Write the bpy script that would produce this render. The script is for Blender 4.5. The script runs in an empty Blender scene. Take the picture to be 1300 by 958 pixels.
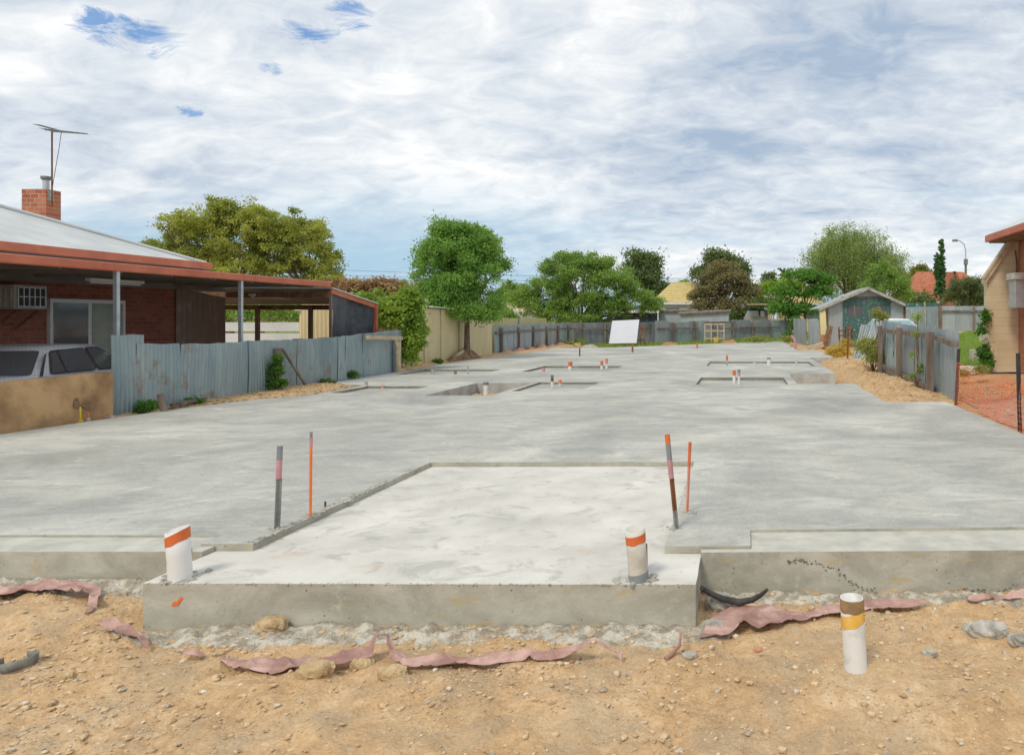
import bpy, math, random
import numpy as np
from mathutils import Vector, Matrix
from mathutils.geometry import tessellate_polygon
R = math.radians
random.seed(7); rng = np.random.default_rng(7)
scene = bpy.context.scene
COL = scene.collection
# ------------------------------------------------------------------ camera geometry
F, VX, VY, CH = 900.0, 945.0, 404.0, 1.43      # focal length in photo pixels, horizon point, eye height over the slab
def W(px, py, z=0.0):
    """point of the world at height z seen at that place of the photo"""
    Y = F * (CH - z) / (py - VY)
    return ((px - VX) * Y / F, Y, z)
def V(px, py, Y):
    return ((px - VX) * Y / F, Y, CH - (py - VY) * Y / F)
cam = bpy.data.cameras.new('camera'); camo = bpy.data.objects.new('camera', cam); COL.objects.link(camo)
camo.location = (0, 0, CH); camo.rotation_euler = (R(90), 0, 0)
cam.sensor_width = 36; cam.lens = F / 1300 * 36
cam.shift_x = (650 - VX) / 1300; cam.shift_y = (VY - 479) / 1300
cam.clip_start = .05; cam.clip_end = 3000
scene.camera = camo
# ------------------------------------------------------------------ object helpers
def tag(o, label=None, cat=None, group=None, kind=None):
    if label: o['label'] = label
    if cat: o['category'] = cat
    if group: o['group'] = group
    if kind: o['kind'] = kind
    return o
def thing(name, label, cat, loc=(0, 0, 0), rz=0, group=None):
    o = bpy.data.objects.new(name, None); COL.objects.link(o)
    o.location = loc; o.rotation_euler = (0, 0, rz); o.empty_display_size = .2
    return tag(o, label, cat, group)
class MB:
    def __init__(s): s.v = []; s.f = []; s.sm = []; s.mi = []
    def add(s, vs, fs, smooth=False, mi=0):
        n = len(s.v); s.v += [tuple(map(float, p)) for p in vs]
        for f in fs: s.f.append(tuple(n + i for i in f)); s.sm.append(smooth); s.mi.append(mi)
        return s
    def box(s, a, b, mi=0):
        x0, y0, z0 = [min(p, q) for p, q in zip(a, b)]; x1, y1, z1 = [max(p, q) for p, q in zip(a, b)]
        return s.add([(x0,y0,z0),(x1,y0,z0),(x1,y1,z0),(x0,y1,z0),(x0,y0,z1),(x1,y0,z1),(x1,y1,z1),(x0,y1,z1)],
              [(0,3,2,1),(4,5,6,7),(0,1,5,4),(1,2,6,5),(2,3,7,6),(3,0,4,7)], mi=mi)
    def bar(s, p, q, w, h=None, up=(0, 0, 1), mi=0):
        """rectangular bar from p to q, w wide and h high"""
        h = w if h is None else h
        p, q = Vector(p), Vector(q); d = (q - p).normalized(); u = Vector(up)
        if abs(d.dot(u)) > .97: u = Vector((0, 1, 0))
        a = d.cross(u).normalized(); b = a.cross(d).normalized()
        vs = [c + a * (i * w / 2) + b * (j * h / 2) for c in (p, q) for i, j in ((-1,-1),(1,-1),(1,1),(-1,1))]
        return s.add(vs, [(0,1,2,3),(7,6,5,4),(0,4,5,1),(1,5,6,2),(2,6,7,3),(3,7,4,0)], mi=mi)
    def tube(s, pts, r, n=8, cap=True, mi=0):
        pts = [Vector(p) for p in pts]; m = len(pts); rr = r if isinstance(r, (list, tuple)) else [r] * m
        base = []; prev = None
        for i, p in enumerate(pts):
            d = (pts[min(i + 1, m - 1)] - pts[max(i - 1, 0)]).normalized()
            u = prev if prev is not None else (Vector((1, 0, 0)) if abs(d.x) < .9 else Vector((0, 1, 0)))
            a = (u - d * u.dot(d)).normalized(); prev = a; b = d.cross(a)
            base += [p + (a * math.cos(t) + b * math.sin(t)) * rr[i] for t in [2 * math.pi * k / n for k in range(n)]]
        fs = [(i * n + k, i * n + (k + 1) % n, (i + 1) * n + (k + 1) % n, (i + 1) * n + k) for i in range(m - 1) for k in range(n)]
        s.add(base, fs, True, mi)
        if cap:
            s.add(base[:n], [tuple(range(n))[::-1]], mi=mi); s.add(base[-n:], [tuple(range(n))], mi=mi)
        return s
    def quad(s, a, b, c, d, mi=0): return s.add([a, b, c, d], [(0, 1, 2, 3)], mi=mi)
    def poly(s, pts, mi=0): return s.add(pts, [tuple(range(len(pts)))], mi=mi)
    def prism(s, pts, vec, mi=0):
        n = len(pts); vec = Vector(vec); q = [Vector(p) + vec for p in pts]
        return s.add([Vector(p) for p in pts] + q, [tuple(range(n))[::-1], tuple(range(n, 2 * n))] +
                     [(i, (i + 1) % n, n + (i + 1) % n, n + i) for i in range(n)], mi=mi)
    def grid(s, P, smooth=True, mi=0):
        """P: array (n, m, 3)"""
        n, m = P.shape[:2]
        return s.add(P.reshape(-1, 3), [(i*m+j, i*m+j+1, (i+1)*m+j+1, (i+1)*m+j) for i in range(n-1) for j in range(m-1)], smooth, mi)
    def build(s, name, mat, parent=None, local=False, bevel=0):
        me = bpy.data.meshes.new(name)
        off = Vector((0, 0, 0))
        if parent is not None and not local:
            r = parent
            while r is not None: off = off + Vector(r.location); r = r.parent
        vs = [(x - off.x, y - off.y, z - off.z) for x, y, z in s.v]
        me.from_pydata(vs, [], s.f); me.polygons.foreach_set('use_smooth', s.sm)
        for m in (mat if isinstance(mat, (list, tuple)) else [mat]): me.materials.append(m)
        me.polygons.foreach_set('material_index', s.mi)
        me.update()
        o = bpy.data.objects.new(name, me); COL.objects.link(o); o.parent = parent
        if bevel:
            b = o.modifiers.new('bevel', 'BEVEL'); b.width = bevel; b.segments = 2; b.limit_method = 'ANGLE'; b.angle_limit = R(35)
        return o
def npmesh(name, verts, faces, mat, parent=None, rnd=None, smooth=False):
    """fast mesh out of numpy arrays; faces (N,k)"""
    me = bpy.data.meshes.new(name); N, k = faces.shape
    off = np.zeros(3)
    if parent is not None:
        r = parent
        while r is not None: off = off + np.array(r.location); r = r.parent
    verts = verts - off
    me.vertices.add(len(verts)); me.vertices.foreach_set('co', verts.astype(np.float32).ravel())
    me.loops.add(N * k); me.loops.foreach_set('vertex_index', faces.astype(np.int32).ravel())
    me.polygons.add(N); me.polygons.foreach_set('loop_start', np.arange(0, N * k, k, dtype=np.int32))
    me.polygons.foreach_set('use_smooth', np.full(N, smooth))
    if rnd is not None:
        a = me.attributes.new('rnd', 'FLOAT', 'FACE'); a.data.foreach_set('value', rnd.astype(np.float32))
    me.materials.append(mat); me.update(calc_edges=True); me.validate()
    o = bpy.data.objects.new(name, me); COL.objects.link(o); o.parent = parent
    return o
# value noise on arrays
_perm = rng.random((256, 256))
def vnoise(x, y):
    xi = np.floor(x).astype(int); yi = np.floor(y).astype(int); fx = x - xi; fy = y - yi
    fx = fx * fx * (3 - 2 * fx); fy = fy * fy * (3 - 2 * fy)
    g = lambda a, b: _perm[a & 255, b & 255]
    return (g(xi, yi) * (1 - fx) + g(xi + 1, yi) * fx) * (1 - fy) + (g(xi, yi + 1) * (1 - fx) + g(xi + 1, yi + 1) * fx) * fy
def fbm(x, y, o=4):
    s = 0; a = .5; t = 0
    for i in range(o): s = s + a * vnoise(x + 17.3 * i, y + 9.1 * i); t += a; a *= .5; x = x * 2.03; y = y * 2.03
    return s / t
def sstep(t): t = np.clip(t, 0, 1); return t * t * (3 - 2 * t)
# ------------------------------------------------------------------ materials
class NT:
    def __init__(s, name):
        s.m = bpy.data.materials.new(name); s.m.use_nodes = True; s.t = s.m.node_tree; s.n = s.t.nodes; s.b = s.n['Principled BSDF']
        s.out = s.n['Material Output']; s._pos = None
    def node(s, typ, **kw):
        n = s.n.new(typ)
        for k, v in kw.items(): setattr(n, k, v)
        return n
    def link(s, a, b): s.t.links.new(a, b)
    def pos(s):
        if s._pos is None: s._pos = s.node('ShaderNodeNewGeometry').outputs['Position']
        return s._pos
    def scaled(s, sx, sy=None, sz=None, rz=0):
        m = s.node('ShaderNodeMapping'); m.inputs['Scale'].default_value = (sx, sy if sy is not None else sx, sz if sz is not None else sx)
        m.inputs['Rotation'].default_value[2] = rz
        s.link(s.pos(), m.inputs['Vector']); return m.outputs[0]
    def noise(s, scale, detail=5, rough=.6, vec=None, dist=0):
        n = s.node('ShaderNodeTexNoise'); n.inputs['Scale'].default_value = scale; n.inputs['Detail'].default_value = detail
        n.inputs['Roughness'].default_value = rough; n.inputs['Distortion'].default_value = dist
        s.link(vec if vec is not None else s.pos(), n.inputs['Vector']); return n.outputs['Fac']
    def ramp(s, fac, stops):
        r = s.node('ShaderNodeValToRGB'); e = r.color_ramp.elements
        while len(e) < len(stops): e.new(.5)
        for i, (p, c) in enumerate(stops):
            e[i].position = p; e[i].color = (c, c, c, 1) if isinstance(c, (int, float)) else (*c, 1)
        s.link(fac, r.inputs[0]); return r.outputs[0]
    def mix(s, fac, a, b, typ='MIX'):
        m = s.node('ShaderNodeMix', data_type='RGBA', blend_type=typ)
        for sock, v in ((m.inputs[0], fac), (m.inputs[6], a), (m.inputs[7], b)):
            if hasattr(v, 'is_linked') or isinstance(v, bpy.types.NodeSocket): s.link(v, sock)
            elif isinstance(v, (int, float)): sock.default_value = v if sock == m.inputs[0] else (v, v, v, 1)
            else: sock.default_value = (*v, 1)
        return m.outputs[2]
    def math(s, op, a, b=0.0, c=None):
        m = s.node('ShaderNodeMath', operation=op)
        for i, v in enumerate((a, b) if c is None else (a, b, c)):
            if isinstance(v, bpy.types.NodeSocket): s.link(v, m.inputs[i])
            else: m.inputs[i].default_value = v
        return m.outputs[0]
    def color(s, c):
        if isinstance(c, bpy.types.NodeSocket): s.link(c, s.b.inputs['Base Color'])
        else: s.b.inputs['Base Color'].default_value = (*c, 1)
    def rough(s, v):
        if isinstance(v, bpy.types.NodeSocket): s.link(v, s.b.inputs['Roughness'])
        else: s.b.inputs['Roughness'].default_value = v
    def bump(s, h, strength=.3, dist=.01):
        b = s.node('ShaderNodeBump'); b.inputs['Strength'].default_value = strength; b.inputs['Distance'].default_value = dist
        s.link(h, b.inputs['Height']); s.link(b.outputs[0], s.b.inputs['Normal'])
def M_noise(name, c1, c2, scale=4, rough=.8, bump=.2, bscale=30, bdist=.005, metal=0, detail=5, lo=.35, hi=.65, vec=None, spec=.3):
    t = NT(name); f = t.noise(scale, detail, vec=t.scaled(*vec) if vec else None)
    t.color(t.mix(t.ramp(f, [(lo, 0.), (hi, 1.)]), c1, c2)); t.rough(rough); t.b.inputs['Metallic'].default_value = metal
    t.b.inputs['Specular IOR Level'].default_value = spec
    if bump: t.bump(t.noise(bscale, 5), bump, bdist)
    return t.m
def M_plain(name, c, rough=.6, metal=0): return M_noise(name, tuple(x * .9 for x in c), tuple(min(1, x * 1.08) for x in c), 6, rough, .08, 40, metal=metal)

def M_slab():
    t = NT('slab concrete')
    cloud = t.noise(.62, 6, .62, vec=t.scaled(.8, .75, 1, .15), dist=.6)
    base = t.ramp(cloud, [(.3, (.31, .312, .285)), (.41, (.425, .425, .385)), (.54, (.53, .527, .475)), (.72, (.68, .67, .60))])
    streak = t.noise(2.0, 8, .72, vec=t.scaled(.8, 1.5, 1, .3), dist=.8)
    c = t.mix(t.ramp(streak, [(.36, .6), (.54, 0.)]), base, (.33, .333, .312))
    c = t.mix(t.ramp(t.noise(3.0, 8, .7, vec=t.scaled(.5, 1.4, 1, -.4), dist=1.2), [(.57, 0.), (.70, .65)]), c, (.70, .69, .62))
    damp = t.noise(.38, 5, .6, dist=1.2); c = t.mix(t.ramp(damp, [(.52, 0.), (.66, .5)]), c, (.30, .305, .285))
    warm = t.noise(.8, 3)
    c = t.mix(t.ramp(warm, [(.52, 0.), (.7, .3)]), c, (.52, .48, .40))
    fine = t.noise(45, 5, .7)
    c = t.mix(.5, c, t.ramp(fine, [(.3, .22), (.7, .70)]), 'SOFT_LIGHT'); c = t.mix(.35, c, t.ramp(t.noise(13, 7, .75, dist=.5), [(.32, .25), (.68, .70)]), 'SOFT_LIGHT')
    spots = t.noise(9, 2, .5); c = t.mix(t.ramp(spots, [(.70, 0.), (.76, .35)]), c, (.20, .20, .185))
    t.color(c); t.rough(t.ramp(cloud, [(.3, .62), (.7, .85)])); t.b.inputs['Specular IOR Level'].default_value = .25
    t.bump(t.mix(.5, fine, streak), .25, .004); return t.m
def M_porch():
    t = NT('porch concrete')
    f = t.noise(1.6, 6, .65)
    c = t.ramp(f, [(.3, (.53, .515, .46)), (.5, (.65, .63, .57)), (.7, (.75, .73, .67))])
    g = t.noise(4, 7, .72, vec=t.scaled(.8, 1.0, 1), dist=.8)
    c = t.mix(t.ramp(g, [(.36, .7), (.47, 0.)]), c, (.44, .43, .385))
    o = t.noise(4.1, 6, .65, vec=t.scaled(.8, 1.0, 1, .2), dist=.6)
    c = t.mix(t.ramp(o, [(.60, 0.), (.72, .6)]), c, (.56, .37, .23))
    o2 = t.noise(7, 3, .5); c = t.mix(t.ramp(o2, [(.70, 0.), (.76, .6)]), c, (.36, .34, .29))
    t.color(c); t.rough(.85); t.bump(t.mix(.5, t.noise(35, 6, .7), t.noise(7, 4)), .45, .008); t.b.inputs['Specular IOR Level'].default_value = .2
    return t.m
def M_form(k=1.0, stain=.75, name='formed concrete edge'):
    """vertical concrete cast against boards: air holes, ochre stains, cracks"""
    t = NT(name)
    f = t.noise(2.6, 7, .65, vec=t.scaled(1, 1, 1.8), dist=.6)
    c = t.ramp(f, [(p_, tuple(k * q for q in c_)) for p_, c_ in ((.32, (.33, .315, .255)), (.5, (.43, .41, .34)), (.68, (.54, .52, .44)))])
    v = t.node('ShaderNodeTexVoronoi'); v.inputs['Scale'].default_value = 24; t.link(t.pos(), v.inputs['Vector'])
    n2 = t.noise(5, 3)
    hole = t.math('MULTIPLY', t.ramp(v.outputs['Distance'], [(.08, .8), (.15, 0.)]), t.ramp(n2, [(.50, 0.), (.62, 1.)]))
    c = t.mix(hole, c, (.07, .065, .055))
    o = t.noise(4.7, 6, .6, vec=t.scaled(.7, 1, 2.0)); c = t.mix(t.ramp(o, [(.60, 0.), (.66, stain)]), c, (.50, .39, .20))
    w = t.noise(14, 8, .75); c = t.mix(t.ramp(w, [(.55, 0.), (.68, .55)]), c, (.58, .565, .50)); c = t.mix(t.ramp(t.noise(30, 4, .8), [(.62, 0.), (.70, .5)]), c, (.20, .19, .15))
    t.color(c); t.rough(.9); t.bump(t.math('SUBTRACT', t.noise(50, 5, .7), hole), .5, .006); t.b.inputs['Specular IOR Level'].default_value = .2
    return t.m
def M_soil(name='sandy soil', dark=(.38, .24, .125), mid=(.585, .39, .21), light=(.74, .575, .37), grass=True):
    t = NT(name)
    f = t.noise(1.7, 8, .7); f2 = t.noise(17, 8, .78)
    c = t.ramp(t.mix(.55, f, f2), [(.34, dark), (.5, mid), (.66, light)])
    v = t.node('ShaderNodeTexVoronoi'); v.inputs['Scale'].default_value = 55; t.link(t.pos(), v.inputs['Vector'])
    c = t.mix(t.ramp(v.outputs['Distance'], [(.12, .6), (.22, 0.)]), c, t.mix(f2, (.74, .60, .40), (.34, .23, .13)))
    if grass:
        s = t.node('ShaderNodeSeparateXYZ'); t.link(t.pos(), s.inputs[0])
        far = t.math('ADD', s.outputs[1], t.math('MULTIPLY', t.noise(.8, 4), 3.0))
        m = t.ramp(t.math('MULTIPLY', t.math('SUBTRACT', far, 46.5), .4), [(0., 0.), (1., 1.)])
        c = t.mix(m, c, t.mix(t.noise(3, 4), (.10, .15, .035), (.22, .26, .07)))
    t.color(c); t.rough(.95); t.b.inputs['Specular IOR Level'].default_value = .1
    if grass: c = t.mix(t.ramp(t.noise(2.3, 5, .6, dist=.8), [(.47, 0.), (.62, .5)]), c, (.40, .32, .22))
    c2_ = t.noise(60, 6, .8)
    c = t.mix(t.ramp(c2_, [(.34, .55), (.46, 0.)]), c, tuple(x * .62 for x in dark)); c = t.mix(t.ramp(c2_, [(.58, 0.), (.68, .6)]), c, tuple(min(.85, x * 1.15) for x in light)); t.color(c)
    t.bump(t.mix(.5, t.noise(34, 6, .7), v.outputs['Distance']), .7, .014); return t.m
def M_corr(name, c1, c2, rust=(.30, .17, .09), rustlo=.66, rough=.5, metal=.35, axis=1):
    """weathered galvanised iron: streaky patches, rust, dull shine"""
    t = NT(name)
    f = t.noise(1.3, 5, .6, vec=t.scaled(1, 1, .35)); g = t.noise(9, 5, .7, vec=t.scaled(1, 1, .12))
    c = t.mix(t.ramp(t.mix(.45, f, g), [(.38, 0.), (.62, 1.)]), c1, c2)
    # a value for each sheet
    a = t.node('ShaderNodeObjectInfo'); c = t.mix(t.math('MULTIPLY', a.outputs['Random'], .38), c, tuple(x * .55 for x in c1))
    r = t.noise(2.3, 6, .68, vec=t.scaled(1, 1, .8)); c = t.mix(t.ramp(r, [(rustlo, 0.), (rustlo + .1, .8)]), c, rust)
    w = t.noise(3.7, 5, .6, vec=t.scaled(1, 1, .5)); c = t.mix(t.ramp(w, [(.58, 0.), (.72, .35)]), c, (.50, .50, .42))
    t.color(c); t.rough(rough); t.b.inputs['Metallic'].default_value = metal
    t.bump(t.noise(20, 4), .15, .004); return t.m
def M_brick(name, c1, c2, mortar, axis, w=.23, h=.086):
    t = NT(name); s = t.node('ShaderNodeSeparateXYZ'); t.link(t.pos(), s.inputs[0])
    cb = t.node('ShaderNodeCombineXYZ'); t.link(s.outputs[axis], cb.inputs[0]); t.link(s.outputs[2], cb.inputs[1])
    b = t.node('ShaderNodeTexBrick'); t.link(cb.outputs[0], b.inputs['Vector'])
    b.inputs['Color1'].default_value = (*c1, 1); b.inputs['Color2'].default_value = (*c2, 1); b.inputs['Mortar'].default_value = (*mortar, 1)
    b.inputs['Scale'].default_value = 1; b.inputs['Mortar Size'].default_value = .008; b.inputs['Brick Width'].default_value = w; b.inputs['Row Height'].default_value = h
    b.inputs['Mortar Smooth'].default_value = .2
    c = t.mix(t.ramp(t.noise(8, 5, .7), [(.4, 0.), (.7, .4)]), b.outputs['Color'], tuple(x * .55 for x in c1))
    t.color(c); t.rough(.9); t.bump(t.math('SUBTRACT', 1.0, b.outputs['Fac']), .5, .006); return t.m
def M_leaf(name, c1, c2, c3, cs=1.2, transl=.42):
    t = NT(name); t.n.remove(t.b)
    a = t.node('ShaderNodeAttribute', attribute_name='rnd')
    f = t.noise(cs, 3)
    c = t.mix(t.ramp(f, [(.38, 0.), (.62, 1.)]), c1, c2); c = t.mix(t.math('MULTIPLY', a.outputs['Fac'], .6), c, c3)
    d = t.node('ShaderNodeBsdfPrincipled'); t.link(c, d.inputs['Base Color']); d.inputs['Roughness'].default_value = .55
    d.inputs['Specular IOR Level'].default_value = .3
    tr = t.node('ShaderNodeBsdfTranslucent'); t.link(t.mix(.5, c, (.50, .60, .08)), tr.inputs['Color'])
    m = t.node('ShaderNodeMixShader'); m.inputs[0].default_value = transl
    t.link(d.outputs[0], m.inputs[1]); t.link(tr.outputs[0], m.inputs[2]); t.link(m.outputs[0], t.out.inputs['Surface']); return t.m
def M_glass(name, c=(.05, .06, .07), rough=.08):
    t = NT(name); t.color(c); t.rough(rough); t.b.inputs['Specular IOR Level'].default_value = .8
    t.bump(t.noise(3, 2), .05, .01); return t.m
m_slab, m_porch, m_form, m_soil = M_slab(), M_porch(), M_form(), M_soil()
m_form_new = M_noise('fresh pit walls', (.34, .35, .335), (.52, .53, .505), 4, .9, .4, 30, detail=8); m_form_shade = M_form(.55, 0, 'shaded recess edge')  # shallow recess walls: darker copy of the edge, shade painted into its colour
m_strip = M_noise('pale screeded strip', (.44, .43, .375), (.60, .585, .51), 5, .85, .3, 40, detail=8)
m_spill = M_noise('spilt concrete', (.40, .35, .265), (.74, .69, .58), 13, .95, 1., 45, .03, detail=9, lo=.42, hi=.58)
m_iron_blue = M_corr('weathered blue grey iron', (.25, .335, .365), (.44, .51, .50), rustlo=.575)
m_iron_grey = M_corr('weathered grey iron', (.28, .33, .35), (.46, .50, .50), rustlo=.63)
m_iron_back = M_corr('dull back fence iron', (.21, .25, .265), (.38, .42, .43), rustlo=.60)
m_iron_pale = M_corr('pale shed iron', (.40, .44, .46), (.55, .58, .58), rustlo=.74)
m_iron_cream = M_corr('cream painted iron', (.66, .53, .28), (.80, .69, .42), rustlo=.70, metal=0)
m_iron_yellow = M_corr('yellow painted iron', (.62, .53, .25), (.70, .62, .32), rustlo=.8, metal=0)
m_iron_brown = M_corr('brown painted iron', (.22, .14, .11), (.28, .185, .15), rustlo=.9, metal=0)
m_roof_grey = M_noise('pale grey roof iron', (.50, .53, .53), (.64, .66, .65), 1.2, .5, .1, 20)
m_red = M_noise('red oxide paint', (.48, .135, .075), (.60, .19, .105), 3, .5, .1, 20)
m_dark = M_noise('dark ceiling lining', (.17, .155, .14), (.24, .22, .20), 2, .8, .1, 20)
m_steel = M_noise('galvanised steel', (.42, .47, .50), (.58, .62, .63), 5, .4, .05, 30, metal=.5)
m_brick_y = M_brick('dark red brick', (.25, .07, .045), (.38, .115, .07), (.24, .18, .15), 1)
m_brick_x = M_brick('dark red brick end', (.22, .062, .04), (.31, .09, .055), (.17, .12, .10), 0)
m_brick_c = M_brick('chimney brick', (.36, .10, .05), (.56, .19, .09), (.46, .33, .25), 0, .16)
m_brick_r = M_brick('orange brick', (.46, .15, .08), (.55, .20, .11), (.40, .30, .22), 1)
def M_bands(name, c1, c2, step, groove):
    t = NT(name); s = t.node('ShaderNodeSeparateXYZ'); t.link(t.pos(), s.inputs[0])
    fr = t.math('FRACT', t.math('DIVIDE', s.outputs[2], step))
    c = t.mix(t.ramp(t.noise(2.5, 5), [(.35, 0.), (.65, 1.)]), c1, c2)
    line = t.ramp(fr, [(0., 1.), (groove, 0.)])
    c = t.mix(line, c, tuple(x * .45 for x in c1)); t.color(c); t.rough(.85); t.bump(fr, .6, step * .15); return t.m
m_cream_block = M_bands('cream painted blockwork', (.66, .53, .34), (.74, .62, .42), .205, .05)
m_tile_yel = M_bands('yellow roof tiles', (.52, .40, .15), (.66, .52, .22), .17, .3)
m_tile_red = M_bands('red roof tiles', (.40, .13, .065), (.54, .20, .10), .17, .3)
m_wall_ochre = M_noise('ochre rendered wall', (.27, .155, .075), (.60, .38, .19), 2.0, .9, .6, 30, .01, detail=9, lo=.30, hi=.60)
m_wood = M_noise('grey weathered timber', (.13, .10, .08), (.27, .215, .175), 6, .9, .5, 25, .006, vec=(1, 1, .15))
m_wood_brown = M_noise('brown timber', (.16, .09, .055), (.30, .18, .11), 6, .9, .5, 25, .006)
m_wood_pale = M_noise('pale timber', (.42, .33, .22), (.60, .49, .34), 6, .85, .3, 25)
m_bark = M_noise('bark', (.12, .085, .06), (.25, .19, .14), 8, .95, .8, 12, .03)
m_white = M_noise('white paint', (.72, .73, .74), (.80, .80, .81), 2, .35, .03, 30)
m_carpaint = M_noise('pale silver car paint', (.74, .78, .82), (.80, .82, .85), 1, .25, 0, metal=.15, spec=.5)
m_cardark = M_noise('dark van paint', (.06, .065, .075), (.09, .095, .11), 1, .3, 0, spec=.5)
m_glass = M_glass('dark window glass', (.12, .135, .15), .05); m_glass_teal = M_glass('sky teal glass', (.20, .36, .38), .2)  # teal of the reflected sky put into the glass colour
m_rubber = M_noise('black rubber', (.035, .035, .035), (.08, .075, .07), 9, .7, .2, 30)
m_pvc = M_noise('white pvc', (.44, .40, .33), (.76, .76, .74), 5, .5, .1, 40, detail=9, lo=.28, hi=.47)
m_pvc_dirty = M_noise('dusty pvc', (.50, .46, .38), (.70, .68, .62), 7, .6, .1, 40)
m_orange = M_noise('orange tape', (.62, .13, .035), (.74, .19, .06), 9, .5, .1, 40)
m_greytape = M_noise('grey tape', (.20, .22, .245), (.27, .29, .31), 9, .5, .1, 40)
m_pinktape = M_noise('pink tape', (.50, .24, .27), (.58, .32, .34), 9, .5, .1, 40)
m_pinkpaint = M_noise('orange pink paint', (.66, .25, .17), (.74, .34, .24), 9, .5, .1, 40)
m_orpaint = M_noise('bright orange paint', (.80, .17, .04), (.88, .24, .07), 9, .4, .1, 40)
m_rust = M_noise('rusty steel', (.13, .05, .025), (.26, .11, .05), 14, .85, .3, 60)
m_pickets = M_noise('bare grey steel', (.16, .16, .15), (.28, .28, .26), 14, .6, .3, 60)
m_yellowpaint = M_noise('yellow plastic', (.70, .50, .03), (.80, .60, .06), 9, .4, .05, 40)
m_rawyellow = M_noise('yellow glue stain', (.74, .38, .05), (.84, .55, .15), 9, .45, .05, 40)
m_brownband = M_noise('brown glue stain', (.24, .15, .08), (.40, .26, .13), 14, .45, .1, 40)
m_membrane = M_noise('dusty pink plastic sheet', (.34, .185, .15), (.58, .38, .32), 5, .5, .35, 18, .01, detail=7, lo=.4, hi=.6, spec=.4)
m_black = M_noise('black steel', (.03, .028, .028), (.06, .055, .05), 9, .6, .1, 40)
m_mesh_or = M_noise('orange barrier mesh', (.85, .20, .06), (.92, .28, .10), 9, .5, .05, 40)
m_shade = M_noise('charcoal shade cloth', (.05, .055, .065), (.11, .115, .125), 2.5, .9, .4, 3, .05)
m_green_bin = M_plain('bright green plastic', (.02, .55, .20), .4); m_bin = M_plain('dark green plastic', (.03, .08, .05), .5)
m_flaky = M_noise('flaking green paint', (.06, .14, .125), (.42, .52, .47), 11, .8, .3, 40, detail=9, lo=.56, hi=.70)
m_straw = M_noise('yellow straw', (.52, .34, .06), (.75, .55, .15), 8, .8, .3, 30)
m_gravel_red = M_soil('red gravel', (.34, .16, .11), (.52, .28, .20), (.66, .44, .34), grass=False)
m_lawn = M_noise('lawn', (.10, .17, .03), (.20, .30, .06), 3, .95, .5, 30, .02)
m_path = M_noise('pale concrete path', (.45, .42, .37), (.55, .52, .46), 3, .9, .2, 30)
m_rock = M_noise('clod of earth and mortar', (.36, .245, .125), (.60, .45, .26), 14, .95, .9, 40, .01, detail=7)
m_rock_grey = M_noise('concrete lump', (.28, .265, .23), (.55, .52, .45), 14, .95, .9, 40, .01, detail=7)
m_rock_red = M_noise('broken brick', (.48, .22, .14), (.58, .30, .21), 14, .9, .5, 40)
m_board = M_noise('bluish white board', (.66, .69, .78), (.70, .73, .80), 1, .5, .02, 20)
# leaf colours
lf_ash = M_leaf('ash leaves', (0.195, 0.389, 0.077), (0.295, 0.519, 0.106), (0.1, 0.248, 0.053))
lf_mid = M_leaf('garden tree leaves', (0.188, 0.338, 0.075), (0.362, 0.55, 0.125), (0.1, 0.213, 0.056))
lf_olive = M_leaf('olive green leaves', (0.31, 0.34, 0.075), (0.62, 0.64, 0.13), (0.18, 0.22, 0.06), .7)
lf_brown = M_leaf('bronze leaves', (0.22, 0.19, 0.09), (0.34, 0.28, 0.14), (0.13, 0.11, 0.055), .8, .2)
lf_dark = M_leaf('dark gum leaves', (0.112, 0.173, 0.061), (0.193, 0.243, 0.092), (0.061, 0.101, 0.041), .8, .2)
lf_lime = M_leaf('lime leaves', (0.264, 0.432, 0.048), (0.36, 0.552, 0.072), (0.18, 0.324, 0.036))
lf_bright = M_leaf('bright green leaves', (0.1, 0.29, 0.05), (0.17, 0.4, 0.07), (0.06, 0.18, 0.03))
lf_willow = M_leaf('willow leaves', (.27, .37, .11), (.44, .53, .19), (.15, .23, .06), .6)
lf_vine = M_leaf('vine leaves', (0.209, 0.354, 0.048), (0.435, 0.58, 0.081), (0.113, 0.209, 0.04), 1.5)
lf_ivy = M_leaf('ivy leaves', (0.065, 0.208, 0.033), (0.117, 0.312, 0.052), (0.039, 0.117, 0.026), 2)
lf_dead = M_leaf('dead vine leaves', (0.33, 0.173, 0.083), (0.54, 0.315, 0.165), (0.18, 0.098, 0.053), 1.5, .2)
lf_weed = M_leaf('weed leaves', (0.28, 0.308, 0.084), (0.504, 0.476, 0.154), (0.168, 0.224, 0.056), 2)
lf_cyp = M_leaf('cypress leaves', (0.076, 0.176, 0.05), (0.118, 0.252, 0.067), (0.042, 0.101, 0.034), 1, .1)
lf_grass = M_leaf('grass blades', (0.182, 0.325, 0.052), (0.312, 0.494, 0.091), (0.39, 0.416, 0.156), 1)
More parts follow.
